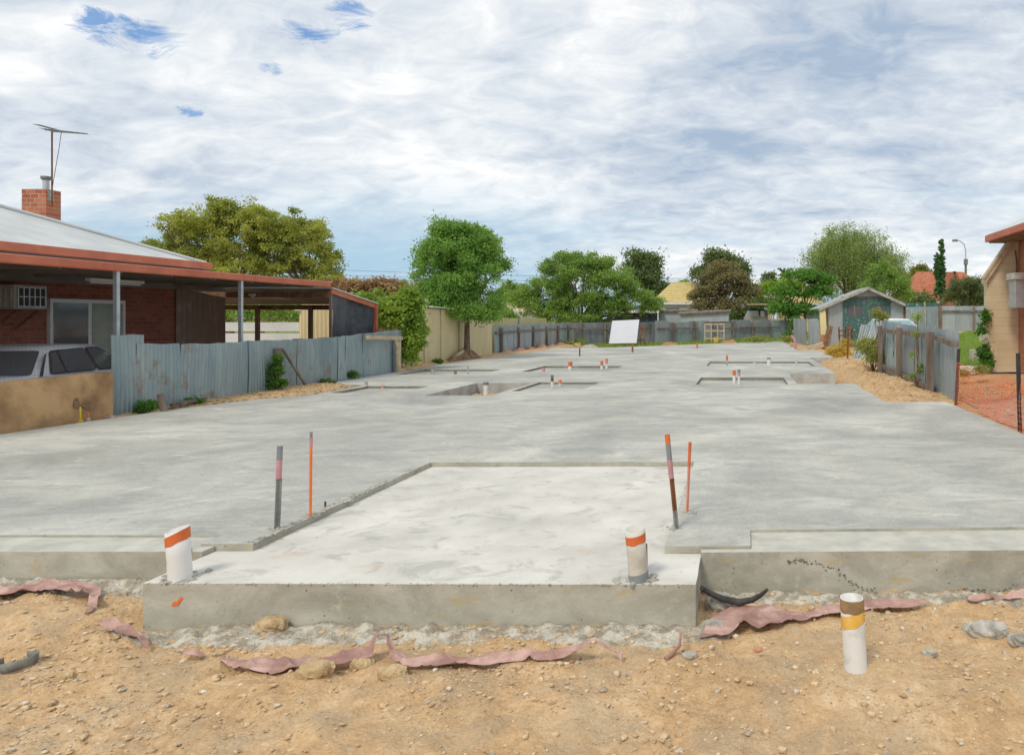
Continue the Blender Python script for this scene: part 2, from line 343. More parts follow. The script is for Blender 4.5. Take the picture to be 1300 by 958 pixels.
# ------------------------------------------------------------------ world, sun
SUN_EL, SUN_AZ = R(52), R(205)         # azimuth clockwise from +Y: behind the camera, to the left
w = bpy.data.worlds.new('World'); scene.world = w; w.use_nodes = True
t = NT.__new__(NT); t.t = w.node_tree; t.n = w.node_tree.nodes; t._pos = None
bg = t.n['Background']; bg.inputs['Strength'].default_value = .1
sky = t.node('ShaderNodeTexSky', sky_type='NISHITA'); sky.sun_disc = False
sky.sun_elevation = SUN_EL; sky.sun_rotation = SUN_AZ; sky.air_density = 1.0; sky.dust_density = .6
tc = t.node('ShaderNodeTexCoord'); gen = tc.outputs['Generated']
sp = t.node('ShaderNodeSeparateXYZ'); t.link(gen, sp.inputs[0])
zc = t.math('MAXIMUM', sp.outputs[2], 0.0); den = t.math('ADD', zc, .27)
u = t.math('DIVIDE', sp.outputs[0], den); v_ = t.math('DIVIDE', sp.outputs[1], den)
pl = t.node('ShaderNodeCombineXYZ'); t.link(u, pl.inputs[0]); t.link(v_, pl.inputs[1])
def mp(sx, sy, rz, ox=0, oy=0):
    m = t.node('ShaderNodeMapping'); m.inputs['Scale'].default_value = (sx, sy, 1); m.inputs['Rotation'].default_value = (0, 0, rz)
    m.inputs['Location'].default_value = (ox, oy, 0); t.link(pl.outputs[0], m.inputs['Vector']); return m.outputs[0]
big = t.noise(1.0, 4, .5, vec=mp(1, 1.1, R(25), 3.1, 1.7), dist=.5)
wisp = t.noise(3.6, 10, .58, vec=mp(.62, 1.0, R(40), .7, 4.2), dist=.6)
fine = t.noise(12., 10, .62, vec=mp(.7, 1.0, R(42), 2, 8), dist=.6)
k = t.math('ADD', t.math('ADD', t.math('MULTIPLY', big, .34), t.math('MULTIPLY', wisp, .40)), t.math('MULTIPLY', fine, .26))
cloud = t.ramp(k, [(.37, (3.4, 4.3, 5.5)), (.44, (5.0, 5.6, 6.4)), (.50, (6.3, 6.75, 7.25)), (.545, (7.3, 7.6, 7.8)), (.60, (8.7, 8.7, 8.7))])
# holes of blue: three small openings high on the left, and pale gaps near the horizon
def blob(az, el, ra, re):
    """soft patch of the sky round azimuth az, elevation el (degrees)"""
    d = Vector((math.sin(R(az)) * math.cos(R(el)), math.cos(R(az)) * math.cos(R(el)), math.sin(R(el))))
    a = Vector((math.cos(R(az)), -math.sin(R(az)), 0)); b = a.cross(d) * -1
    def dot(v):
        n = t.node('ShaderNodeVectorMath', operation='DOT_PRODUCT'); t.link(gen, n.inputs[0]); n.inputs[1].default_value = v; return n.outputs['Value']
    q = t.math('ADD', t.math('POWER', t.math('ABSOLUTE', t.math('DIVIDE', dot(a), math.sin(R(ra)))), 2.0), t.math('POWER', t.math('ABSOLUTE', t.math('DIVIDE', dot(b), math.sin(R(re)))), 2.0))
    q = t.math('ADD', q, t.math('MULTIPLY', t.math('SUBTRACT', 1.0, t.math('GREATER_THAN', dot(d), 0.0)), 50.0))
    return t.math('SUBTRACT', 1.0, q)
def skydir(px, py):
    x, y, z = (px - VX) / F, 1.0, (VY - py) / F
    return math.degrees(math.atan2(x, y)), math.degrees(math.atan2(z, math.hypot(x, y)))
holes = None
for px, py, ra, re in ((165, 42, 2.6, 1.3), (380, 38, 2.4, .9), (437, 16, 1.9, 1.2), (343, 87, .9, .5), (243, 141, 1.0, .4)):
    az, el = skydir(px, py); q = blob(az, el, ra, re)
    holes = q if holes is None else t.math('MAXIMUM', holes, q)
hn = t.noise(9, 7, .7, vec=mp(.8, 1.2, 0.2), dist=1.)
hm = t.math('ADD', t.math('MAXIMUM', holes, -1.5), t.math('MULTIPLY', t.math('SUBTRACT', hn, .53), 6.0))
hm = t.ramp(hm, [(.15, 0.), (1.0, .9)])
blue = t.mix(.7, sky.outputs[0], (1.2, 3.0, 6.4))
# low bands where the blue shows palely through
lowz = t.ramp(sp.outputs[2], [(.0, 1.), (.07, .95), (.19, 0.)])
ln = t.noise(1.3, 7, .6, vec=mp(.35, .8, R(8), 1.4, 2.6), dist=.4)
lm = t.math('MULTIPLY', lowz, t.ramp(ln, [(.43, 0.), (.54, .9)]))
c = t.mix(lm, cloud, (3.2, 5.1, 6.6))
c = t.mix(hm, c, blue)
c = t.mix(.06, c, sky.outputs[0])
t.link(c, bg.inputs['Color'])
sun = bpy.data.lights.new('sun', 'SUN'); so = bpy.data.objects.new('sun', sun); COL.objects.link(so)
sun.energy = 1.5; sun.angle = R(14); sun.color = (1, .91, .76)
sd = Vector((math.sin(SUN_AZ) * math.cos(SUN_EL), math.cos(SUN_AZ) * math.cos(SUN_EL), math.sin(SUN_EL)))
so.rotation_euler = sd.to_track_quat('Z', 'Y').to_euler(); so.location = sd * 60
scene.view_settings.view_transform = 'Standard'; scene.view_settings.look = 'None'
scene.view_settings.exposure = .27; scene.view_settings.gamma = 1
scene.render.engine = 'CYCLES'; scene.cycles.max_bounces = 6; scene.cycles.transparent_max_bounces = 6
# ------------------------------------------------------------------ the ground
EL_Y = [4.4, 8.7, 10.1, 11.5, 12.6, 13.2, 15.2, 15.5, 20.0, 23.8, 29.4, 34.0, 60]
EL_X = [-9.15, -9.18, -9.1, -8.9, -8.6, -8.1, -8.1, -9.25, -9.3, -9.6, -8.9, -9.05, -9.1]
ER_Y = [4.4, 12.1, 12.2, 25.7, 25.8, 31.6, 31.9, 44.4]
ER_X = [3.46, 3.46, 2.41, 2.38, 3.28, 3.25, 2.35, 2.4]
def ground(x, y):
    x = np.asarray(x, float); y = np.asarray(y, float)
    n = fbm(x * 1.1, y * 1.1, 5) - .5; n2 = fbm(x * 6 + 40, y * 6 + 9, 4) - .5
    z = -.285 + n * .09 + n2 * .03
    fr = sstep((4.9 - y) / .6)                                   # the foreground
    z = z + fr * (.10 * sstep((-3.3 - x) / .5) * sstep((y - 3.45) / .6))     # higher on the left beside the edge
    z = z + fr * .06 * np.exp(-((x - .9) ** 2 / .5 + (y - 3.25) ** 2 / .12))
    z = z + fr * (.075 * fbm(x * 11 + 3, y * 11, 4) - .035 + .03 * (fbm(x * 3.3, y * 3.3, 3) - .5))
    el = np.interp(y, EL_Y, EL_X); er = np.interp(y, ER_Y, ER_X)
    l = sstep((el - x - .02) / .25) * sstep((y - 8.5) / 2.2)
    z = z * (1 - l) + l * (-.03 + .05 * n + n2 * .07 + .06 * sstep((el - x) / .6))
    nb = sstep((-9.42 - x) / .1) * (1 - sstep((y - 19) / 2)); z = z * (1 - nb) + nb * (-.32)
    r = sstep((x - er - .05) / .8) * sstep((y - 5) / 1.5)
    bank = np.exp(-((x - er - 1.0) / .55) ** 2) * sstep((y - 12.2) / 1.2) * (1 - sstep((y - 27) / 3))
    z = z * (1 - r) + r * (-.13 + n * .10 + n2 * .05) + bank * (.06 + .30 * (fbm(x * 2.4, y * 1.7, 5) - .38))
    z = z + sstep((x - 4.1) / 2.2) * .16
    z = z + .62 * sstep((x - (5.6 + .3 * (y - 22))) / 1.6) * sstep((y - 20) / 18)
    back = sstep((y - 44) / 3); z = z + back * .14
    far = sstep((y - 60) / 60); z = z * (1 - far) + far * .1
    pb_ = np.exp(-((x - .53) ** 2 + (y - 3.39) ** 2) / .10); z = z * (1 - pb_) + pb_ * (-.24 + n2 * .03)
    return z
def seq(*segs):
    out = []
    for a, b, st in segs: out += list(np.arange(a, b, st))
    return np.array(sorted(set(np.round(out, 4))))
xs = seq((-1500, -200, 130), (-200, -30, 12), (-30, -11, 1), (-11, -5.3, .12), (-5.3, 2.6, .03), (2.6, 5.6, .07), (5.6, 16, .5), (16, 60, 4), (60, 200, 20), (200, 1501, 130))
ys = seq((-60, 0, 6), (0, 2.0, .25), (2.0, 4.6, .03), (4.6, 8, .25), (8, 32, .13), (32, 50, .4), (50, 100, 4), (100, 300, 25), (300, 1900, 160))
gx, gy = np.meshgrid(xs, ys, indexing='ij'); gz = ground(gx, gy)
n, m = gx.shape; idx = np.arange(n * m).reshape(n, m)
fa = np.stack([idx[:-1, :-1], idx[1:, :-1], idx[1:, 1:], idx[:-1, 1:]], -1).reshape(-1, 4)
tag(npmesh('ground', np.stack([gx, gy, gz], -1).reshape(-1, 3), fa, m_soil, smooth=True), kind='structure')
G = lambda x, y: float(ground(x, y))
def sheet(name, pts, mat, dz, step=.4, kind='structure'):
    """a thin covering that follows the ground inside a convex quad of (x, y) corners"""
    a, b, c, d = [np.array(p, float) for p in pts]
    nu = max(2, int(np.linalg.norm(b - a) / step)); nv = max(2, int(np.linalg.norm(d - a) / step))
    U, Vv = np.meshgrid(np.linspace(0, 1, nu), np.linspace(0, 1, nv), indexing='ij'); U = U[..., None]; Vv = Vv[..., None]
    P = a * (1 - U) * (1 - Vv) + b * U * (1 - Vv) + c * U * Vv + d * (1 - U) * Vv
    z = ground(P[..., 0], P[..., 1]) + dz
    mb = MB(); mb.grid(np.concatenate([P, z[..., None]], -1)); return tag(mb.build(name, mat), kind=kind)
sheet('gravel_drive', [(3.95, 2), (16, 2), (16, 17.0), (3.98, 13.2)], m_gravel_red, .012, .12)
sheet('path', [(4.2, 17.4), (8.2, 18.3), (8.2, 20.2), (4.4, 20.6)], m_path, .03, .2)
sheet('lawn', [(4.6, 20.8), (11, 20.8), (17.5, 37.9), (8.8, 37.9)], m_lawn, .02, .4)
# ------------------------------------------------------------------ the slab
slab = thing('house_slab', 'large new grey concrete house slab with a pale stepped porch at the front', 'concrete slab', (-3, 20, 0))
outer = [(-9.15, 4.70), (-3.45, 4.68), (-3.45, 4.50), (-3.12, 4.50), (-3.12, 7.05), (-.5, 7.07), (-.5, 4.45), (.04, 4.46), (.04, 4.80), (3.46, 4.92),
         (3.46, 12.15), (2.41, 12.12), (2.41, 15.5), (1.15, 15.5), (1.15, 18.4), (2.37, 18.4), (2.36, 25.8), (3.28, 25.8), (3.25, 31.6), (2.35, 31.9),
         (2.42, 44.4), (-6.4, 35.0), (-9.05, 34.0), (-8.9, 29.4), (-9.6, 23.8), (-9.3, 20.0), (-9.25, 15.5), (-8.1, 15.2), (-8.1, 13.2), (-8.6, 12.6), (-8.9, 11.5), (-9.1, 10.1), (-9.18, 8.7)]
holes_ = [((-7.95, 13.6, -6.65, 14.96), .05), ((-5.93, 13.15, -4.70, 15.7), .25), ((-4.58, 13.95, -3.24, 15.85), .045), ((-6.0, 19.0, -3.65, 21.3), .06),
          ((-8.95, 18.1, -6.8, 19.8), .05), ((-1.14, 21.3, 2.12, 23.4), .055), ((-1.05, 15.35, .95, 17.16), .07)]
def densify(p, step=.35, jit=.006):
    out = []
    for i, a in enumerate(p):
        b = p[(i + 1) % len(p)]; k = max(1, int(math.dist(a, b) / step))
        for j in range(k):
            q = j / k; s_ = jit if j else 0
            out.append((a[0] + (b[0] - a[0]) * q + random.uniform(-s_, s_), a[1] + (b[1] - a[1]) * q + random.uniform(-s_, s_)))
    return out
def slabmesh(mb, outl, hs, z, bottom):
    loops = [[Vector((x, y, z)) for x, y in outl]] + [[Vector((x, y, z)) for x, y in h] for h, d in hs]
    allv = [p for l in loops for p in l]; tris = tessellate_polygon(loops)
    for tri in tris:
        a, b, c = [allv[i] for i in tri]
        if (b - a).cross(c - a).z < 0: tri = (tri[0], tri[2], tri[1])
        mb.add([allv[i] for i in tri], [(0, 1, 2)])
    def wall(l, zt, zb, flip):
        k = len(l)
        for i in range(k):
            a, b = l[i], l[(i + 1) % k]
            q = [(a[0], a[1], zb), (b[0], b[1], zb), (b[0], b[1], zt), (a[0], a[1], zt)]
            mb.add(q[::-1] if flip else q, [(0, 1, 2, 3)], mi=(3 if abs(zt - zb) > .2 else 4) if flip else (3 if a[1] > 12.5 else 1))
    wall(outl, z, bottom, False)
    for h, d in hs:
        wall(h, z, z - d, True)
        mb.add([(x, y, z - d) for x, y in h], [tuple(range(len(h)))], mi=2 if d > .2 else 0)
mb = MB()
outd = densify(outer)
hl = [([(a, b), (c, b), (c, d), (a, d)], dep) for (a, b, c, d), dep in holes_]
slabmesh(mb, outd, [(densify(h, .4, .004), d) for h, d in hl], 0, -.42)
mb.build('floor', [m_slab, m_form, m_soil, m_form_new, m_form_shade], slab)
mb = MB()
slabmesh(mb, densify([(-9.15, 4.39), (-3.36, 4.39), (-3.36, 4.499), (-3.452, 4.499), (-3.452, 4.678), (-9.15, 4.698)], .2, .003), [], -.014, -.42)
slabmesh(mb, densify([(-.27, 4.39), (3.46, 4.47), (3.46, 4.918), (.042, 4.798), (.042, 4.458), (-.27, 4.448)], .2, .003), [], -.018, -.42)
mb.build('edge_strip', [m_strip, m_form, m_soil], slab)
mb = MB()
slabmesh(mb, densify([(-3.35, 3.95), (-.27, 3.93), (-.27, 4.388), (-.272, 4.446), (-.502, 4.448), (-.502, 7.068), (-3.118, 7.048), (-3.118, 4.498), (-3.358, 4.498)], .12, .003), [], -.045, -.42)
mb.build('porch_floor', [m_porch, m_form, m_soil], slab)
k = MB(); q = [V(a, b, 3.944) for a, b in ((217, 768), (221, 763), (224, 764), (229, 757), (232, 759), (229, 763), (226, 768), (221, 769))]; k.prism(q, (0, .003, 0)); k.build('paint_mark', m_orpaint, slab)
# mortar lumps squeezed out along step edges
def lumps(name, pts, mat, parent=None, sides=1):
    V_, F_ = [], []
    for (x, y, z, s) in pts:
        o = len(V_); nn = 6
        ring = [(0, 0, 1)] + [(math.cos(a) , math.sin(a), .45) for a in [2*math.pi*k/nn for k in range(nn)]] + [(math.cos(a+.5)*.95, math.sin(a+.5)*.95, -.5) for a in [2*math.pi*k/nn for k in range(nn)]]
        sx, sy, sz, ra = s * random.uniform(.7, 1.3), s * random.uniform(.7, 1.3), s * random.uniform(.4, .9), random.uniform(0, 6.3)
        for a, b, c in ring:
            j = random.uniform(.8, 1.2); a, b = a * math.cos(ra) - b * math.sin(ra), a * math.sin(ra) + b * math.cos(ra)
            V_.append((x + a * sx * j, y + b * sy * j, z + c * sz * j))
        for k in range(nn):
            F_.append((o, o + 1 + k, o + 1 + (k + 1) % nn)); F_.append((o + 1 + k, o + 1 + nn + k, o + 1 + (k + 1) % nn)); F_.append((o + 1 + (k + 1) % nn, o + 1 + nn + k, o + 1 + nn + (k + 1) % nn))
    return npmesh(name, np.array(V_), np.array(F_), mat, parent)
pts = []
for _ in range(110):
    y = random.uniform(4.5, 6.2) if random.random() < .8 else random.uniform(4.5, 7)
    pts.append((-3.14 + random.gauss(0, .02), y, .002, random.uniform(.004, .014)))
for _ in range(50): pts.append((random.gauss(-3.2, .05), random.gauss(4.03, .05), -.045, random.uniform(.008, .022)))
for _ in range(60): pts.append((random.gauss(-.6, .05), random.gauss(4.0, .035), -.045, random.uniform(.008, .022)))
for _ in range(260):
    x = random.uniform(-3.34, -.28); pts.append((x, 3.95 - (x + 3.35) * .0065 + random.gauss(.004, .004), -.047, random.uniform(.002, .008)))
for x, y in ((-.47, 4.82), (-.42, 5.23), (-3.18, 4.82), (-3.14, 5.13), (-3.12, 5.55)):
    for _ in range(22): pts.append((random.gauss(x, .03), random.gauss(y, .02), .002, random.uniform(.006, .014)))
tag(lumps('mortar_crumbs', pts, m_rock_grey), 'grey mortar crumbs along the porch edges and round the stakes', 'mortar crumbs', kind='stuff')
# rough concrete spilt under the forms
def spill(name, x0, x1, yb, depth, ztop, label, gy=None):
    nx, ny = int((x1 - x0) / .015), 26
    X, S = np.meshgrid(np.linspace(x0, x1, nx), np.linspace(0, 1, ny), indexing='ij')
    dep = depth * (.6 + .7 * fbm(X * 3.1, X * 0 + 5, 4)) * (.12 + .88 * np.minimum(1, np.minimum(X - x0, x1 - X) / .35) ** .6); Y = yb - S * dep
    g = ground(X, Y); k = fbm(X * 16, Y * 16, 5) ; b = np.abs(fbm(X * 6 + 9, Y * 6, 4) - .5) * 2
    Z = (ztop * (1 - S) + g * S) + (k - .5) * .055 * np.minimum(1, S * 8) + (.05 - b * .10) * np.sin(S * math.pi) * .8 - .035 * S ** 3
    Z = np.maximum(Z, g + .004 + .02 * (k - .45)) ; Z[:, -1] = g[:, -1] - .03; Z[:, 0] = ztop
    mb = MB(); mb.grid(np.stack([X, Y, Z], -1)[:, ::-1]); return tag(mb.build(name, m_spill), label, 'spilt concrete', kind='stuff')
spill('concrete_spill', -3.5, -.05, 3.94, .26, -.325, 'rough grey concrete spilt along the foot of the porch block')
spill('concrete_spill', -9.0, -3.36, 4.385, .22, -.180, 'rough concrete crust below the slab edge left of the porch')
spill('concrete_spill', -.265, 4.2, 4.40, .17, -.290, 'crumbly concrete crust below the slab edge right of the porch')
# ragged honeycomb crack in the right hand edge
pts = []
crack = [(1000, 712), (1015, 708), (1040, 716), (1062, 722), (1078, 738), (1100, 748), (1125, 755), (1150, 757), (1200, 752), (1230, 748), (1260, 752), (1296, 744)]
for i in range(len(crack) - 1):
    for k in range(16):
        q = k / 16; px = crack[i][0] + (crack[i+1][0] - crack[i][0]) * q + random.gauss(0, 1.5); py = crack[i][1] + (crack[i+1][1] - crack[i][1]) * q + random.gauss(0, 2)
        x, y, z = V(px, py, 4.42); pts.append((x, 4.39 + (x + .27) * .0214 + .001, z, random.uniform(.003, .009)))
o = lumps('honeycomb_crack', pts, M_noise('dark aggregate', (.09, .085, .07), (.30, .28, .24), 30, .95, .5, 60), slab)
# ------------------------------------------------------------------ gravel and clods in the foreground
pts = []
while len(pts) < 17000:
    x = random.uniform(-4.6, 2.4); y = random.uniform(2.5, 4.35) if (x < -3.36 or x > -.27) else random.uniform(2.5, 3.9)
    s = min(.016, .0019 * (1 / max(random.random(), .012)) ** .56)
    if vnoise(np.array(x * 3.0), np.array(y * 3.0)) < random.random() * .8: continue
    pts.append((x, y, G(x, y) + s * .2, s))
h = len(pts)
tag(lumps('gravel', pts[:h * 5 // 6], M_noise('ochre pebbles', (.40, .27, .15), (.74, .57, .36), 30, .9, .5, 60)), 'ochre pebbles and grit strewn over the sandy soil', 'gravel', kind='stuff')
tag(lumps('gravel', pts[h * 5 // 6:], M_noise('pale pebbles', (.30, .22, .14), (.78, .70, .56), 34, .9, .3, 60)), 'pale stones strewn over the sandy soil before the porch', 'gravel', kind='stuff')
pts = []
for _ in range(2600):
    x = random.uniform(3.95, 7.2); y = random.uniform(7.5, 15.5); pts.append((x, y, G(x, y) + .014, random.uniform(.008, .022)))
tag(lumps('gravel', pts, M_noise('red pebbles', (.40, .19, .14), (.70, .46, .37), 12, .9, .3, 60)), 'red gravel stones covering the drive behind the orange mesh', 'gravel', kind='stuff')
def rock(px, py, s, label, mat=m_rock, el=1.0, name='rock', cat='rock', z=None):
    zz = -.28 if z is None else z
    x, y, _ = W(px, py, zz); zz = G(x, y) if z is None else z
    n1, n2 = 30, 46; P = np.zeros((n1, n2 + 1, 3)); sd_ = random.uniform(0, 90)
    for i in range(n1):
        th = math.pi * i / (n1 - 1)
        for j in range(n2 + 1):
            ph = 2 * math.pi * (j % n2) / n2
            d = np.array([math.sin(th) * math.cos(ph), math.sin(th) * math.sin(ph), math.cos(th)])
            k = .55 + .55 * float(fbm(np.array(sd_ + d[0] * 1.3 + d[2]), np.array(sd_ * 2 + d[1] * 1.3 - d[2]), 3)) + .45 * float(fbm(np.array(sd_ + d[0] * 4.6 + d[2] * 3), np.array(sd_ + d[1] * 4.6 - d[2] * 3), 4))
            q = np.sign(d) * np.abs(d) ** .75
            P[i, j] = (x + q[0] * s * el * k, y + q[1] * s * .8 * k, zz + s * .28 + q[2] * s * .62 * k)
    mb = MB(); mb.grid(P, smooth=False); return tag(mb.build(name, mat), label, cat)
rock(292, 846, .045, 'ochre clod in front of the porch left of the pink sheet end', name='clod', cat='clod')
rock(400, 860, .055, 'flat ochre clod below the long pink sheet', el=1.3, name='clod', cat='clod')
rock(460, 843, .052, 'brown clod lying on the peak of the long pink sheet', name='clod', cat='clod')
rock(498, 856, .05, 'crumbly ochre clod right of the brown one under the pink sheet', el=1.2, name='clod', cat='clod')
rock(962, 822, .022, 'small piece of broken red brick on the sand', m_rock_red, name='brick_piece', cat='brick')
rock(912, 770, .075, 'knobbly grey concrete lump under the black hose', m_rock_grey, name='concrete_lump', cat='concrete lump')
rock(905, 795, .05, 'pale flat lump on the right hand pink sheet', m_rock_grey, el=1.2, name='concrete_lump', cat='concrete lump')
rock(1250, 802, .07, 'wide flat patch of grey rubble at the right', m_rock_grey, el=1.6, name='concrete_lump', cat='concrete lump')
rock(1180, 832, .028, 'small grey stone between pipe and rubble', m_rock_grey, el=1.4)
rock(1292, 815, .045, 'grey lump at the right edge of the sand', m_rock_grey, name='concrete_lump', cat='concrete lump')
rock(876, 834, .025, 'small white stone before the corner of the porch', m_rock_grey, el=1.5)
rock(345, 800, .06, 'tan lump stuck to the spilt concrete below the porch', el=1.2, name='clod', cat='clod')
rock(85, 855, .03, 'dark stone beside the bent tin ring', m_rock)
# ------------------------------------------------------------------ pink plastic membrane
_ox, _oy = np.meshgrid(np.linspace(-.14, .14, 5), np.linspace(-.14, .14, 5))
GS = lambda x, y: sum(ground(x + a, y + b) for a, b in zip(_ox.ravel(), _oy.ravel())) / _ox.size
def membrane(front, back, label, seed=0, crump=.02, nu=150, nv=22):
    """sheet between a front and a back line of the photo; (px, py, height over ground)"""
    def line(L):
        L = [np.array(p, float) for p in L]; s = np.concatenate([[0], np.cumsum([np.linalg.norm((b - a)[:2]) for a, b in zip(L[:-1], L[1:])])]); s /= s[-1]
        q = np.linspace(0, 1, nu); A = np.array(L); return np.stack([np.interp(q, s, A[:, i]) for i in range(3)], -1)
    a, b = line(front), line(back); f = np.linspace(0, 1, nv)[None, :, None]; E = a[:, None, :] * (1 - f) + b[:, None, :] * f
    Z = -.25 + E[..., 2]
    for _ in range(3):
        Y = F * (CH - Z) / (E[..., 1] - VY); X = (E[..., 0] - VX) * Y / F; Z = GS(X, Y) + .018 + E[..., 2]
    P = np.stack([X, Y, Z], -1)
    X, Y = P[..., 0], P[..., 1]
    c = np.abs(fbm(X * 3.5 + Y * 9 + seed, Y * 9 - X * 3 + seed * 2, 2) - .5) * 2
    c2 = np.abs(fbm(X * 9 - Y * 6 + seed, Y * 14 + X * 2, 2) - .5) * 2
    P[..., 2] += ((1 - c) ** 6 * 1.3 + (1 - c2) ** 8 * .5) * crump; P[..., 1] += (fbm(X * 4 + seed, Y * 2, 3) - .5) * .05
    mb = MB(); mb.grid(P); o = mb.build('plastic_sheet', m_membrane); s = o.modifiers.new('thickness', 'SOLIDIFY'); s.thickness = .0007
    return tag(o, label, 'plastic sheet', 'torn pink plastic sheets round the slab')
membrane([(-40, 760, 0), (30, 752, .01), (70, 748, .02), (95, 752, .04), (112, 756, 0), (108, 786, 0)], [(-40, 738, 0), (20, 744, .01), (62, 735, .03), (90, 738, .03), (128, 749, .01), (122, 775, 0)], 'torn pink plastic at the left edge of the picture below the slab', 3)
membrane([(128, 792, 0), (150, 806, .005), (172, 812, .01), (191, 824, 0)], [(134, 783, .02), (150, 787, .03), (172, 800, .02), (190, 812, .01)], 'short pink plastic strip beside the left corner of the porch', 8)
membrane([(232, 832, 0), (244, 830, .01), (258, 834, 0)], [(235, 825, .01), (246, 823, .02), (262, 829, .01)], 'tiny pink plastic scrap between the strip and the long sheet', 5, nu=30)
membrane([(280, 843, 0), (305, 850, .0), (345, 855, 0), (380, 848, .0), (430, 842, .01), (474, 832, .03), (480, 806, .10), (490, 806, .10), (496, 838, .01), (515, 845, 0), (570, 846, 0), (640, 840, 0), (700, 838, 0), (730, 832, .02), (752, 814, .08), (760, 814, .08), (775, 826, .03), (790, 838, 0)],
         [(284, 836, .01), (310, 838, .01), (350, 838, .0), (385, 836, .01), (430, 832, .01), (466, 820, .04), (478, 803, .10), (494, 803, .10), (502, 830, .02), (520, 836, .01), (570, 833, 0), (640, 832, 0), (700, 828, 0), (726, 824, .02), (750, 811, .08), (762, 811, .08), (780, 826, .02), (792, 834, 0)],
         'long crumpled pink plastic sheet with two peaks before the porch', 1, .02, 300, 20)
membrane([(888, 808, 0), (925, 806, 0), (938, 795, .03), (944, 788, .05), (952, 792, .03), (962, 798, .01), (985, 792, .02), (995, 790, .01), (1030, 786, 0), (1066, 780, 0), (1098, 777, 0), (1135, 773, 0), (1185, 768, 0)],
         [(905, 780, 0), (930, 770, .01), (945, 768, .02), (952, 768, .03), (960, 769, .03), (970, 768, .0), (985, 772, 0), (1000, 776, 0), (1030, 776, 0), (1066, 766, .0), (1098, 762, .01), (1135, 758, .02), (1178, 765, .01)],
         'wide wrinkled pink plastic sheet between the hose and the upright pipe', 2, .012, 240, 30)
membrane([(1228, 765, 0), (1262, 762, 0), (1300, 760, 0), (1340, 760, 0)], [(1230, 760, .0), (1262, 757, .01), (1300, 752, .02), (1340, 752, .01)], 'narrow pink plastic strip at the right edge below the slab', 6, nu=40)
# ------------------------------------------------------------------ pipes, stakes, rods, hose
def pipe(x, y, z0, z1, top=(0, 0), r=.055, label='', bands=(), mat=m_pvc, cut=(0, 0), group=None, cat='pipe', name='pvc_pipe', n=28):
    """upright hollow pipe with an oblique cut; bands are (from, to, material, slant)"""
    o = thing(name, label, cat, (x, y, z0), 0, group); L = z1 - z0
    def at(h, rr, a):
        f = h / L; c, s = math.cos(a), math.sin(a); return (x + top[0] * f + rr * c, y + top[1] * f + rr * s, z0 + h + (cut[0] * c + cut[1] * s) * rr * max(f, 0))
    m_ = MB(); ang = [2 * math.pi * k / n for k in range(n)]
    rings = [(-.1, r), (L * .5, r), (L, r), (L, r * .88), (L - .14, r * .88)] if L > .16 else [(-.1, r), (L, r), (L, r * .86), (L * .2, r * .86)]
    vs = [at(h, rr, a) for h, rr in rings for a in ang]; k_ = len(rings)
    m_.add(vs, [(i*n+j, i*n+(j+1)%n, (i+1)*n+(j+1)%n, (i+1)*n+j) for i in range(k_-1) for j in range(n)], True)
    m_.add(vs[-n:], [tuple(range(n))]); m_.build('tube', mat, o)
    for a0, a1, mt, sl in bands:
        b = MB(); q = r + .0018
        vs = []
        for e, lim in ((0, a0), (1, a1)):
            for a in ang: h = lim + math.cos(a) * sl * r + (math.sin(5 * a + lim * 90) * .003 if e == 0 else 0); p = at(min(h, L - .0005), q, a); vs.append(p)
        b.add(vs, [(j, (j+1)%n, n+(j+1)%n, n+j) for j in range(n)], True); b.build('band', mt, o)
    return o
px, py, _ = W(229, 734, -.045)
pipe(px, py, -.045, .235, (-.018, 0), .057, 'white pipe with red orange band standing on the left front corner of the porch', [(.205, .262, m_orange, .25)], cut=(.25, .1))
px, py, _ = W(811, 736, -.045)
pipe(px, py, -.045, .245, (-.022, 0), .055, 'white pipe with orange and grey bands on the right front corner of the porch', [(.215, .262, m_orange, .15), (-.005, .045, m_greytape, .18)], mat=m_pvc_dirty, cut=(.05, .1))
px, py, _ = W(1086, 845, -.235)
pipe(px, py, -.235, .095, (-.018, 0), .056, 'white pipe with brown and yellow stained top standing in the sand', [(.268, .329, m_brownband, 0), (.205, .268, m_rawyellow, .35)], cut=(0, 0))
def rod(p, q, r, mat, label, name='steel_rod', cat='steel rod'):
    return tag(MB().tube([p, q], r, 7).build(name, mat), label, cat)
x, y, _ = W(242, 727, -.045); rod((x, y, -.1), (x, y, .095), .0075, m_rust, 'rusty rod beside the left front porch pipe')
x, y, _ = W(821, 721, -.045); rod((x, y, -.1), (x - .004, y, .10), .0075, m_rust, 'rusty rod beside the right front porch pipe')
x, y, _ = W(413, 643); rod((x, y, -.03), (x, y, .04), .008, m_rust, 'short rusty rod end at the left porch edge')
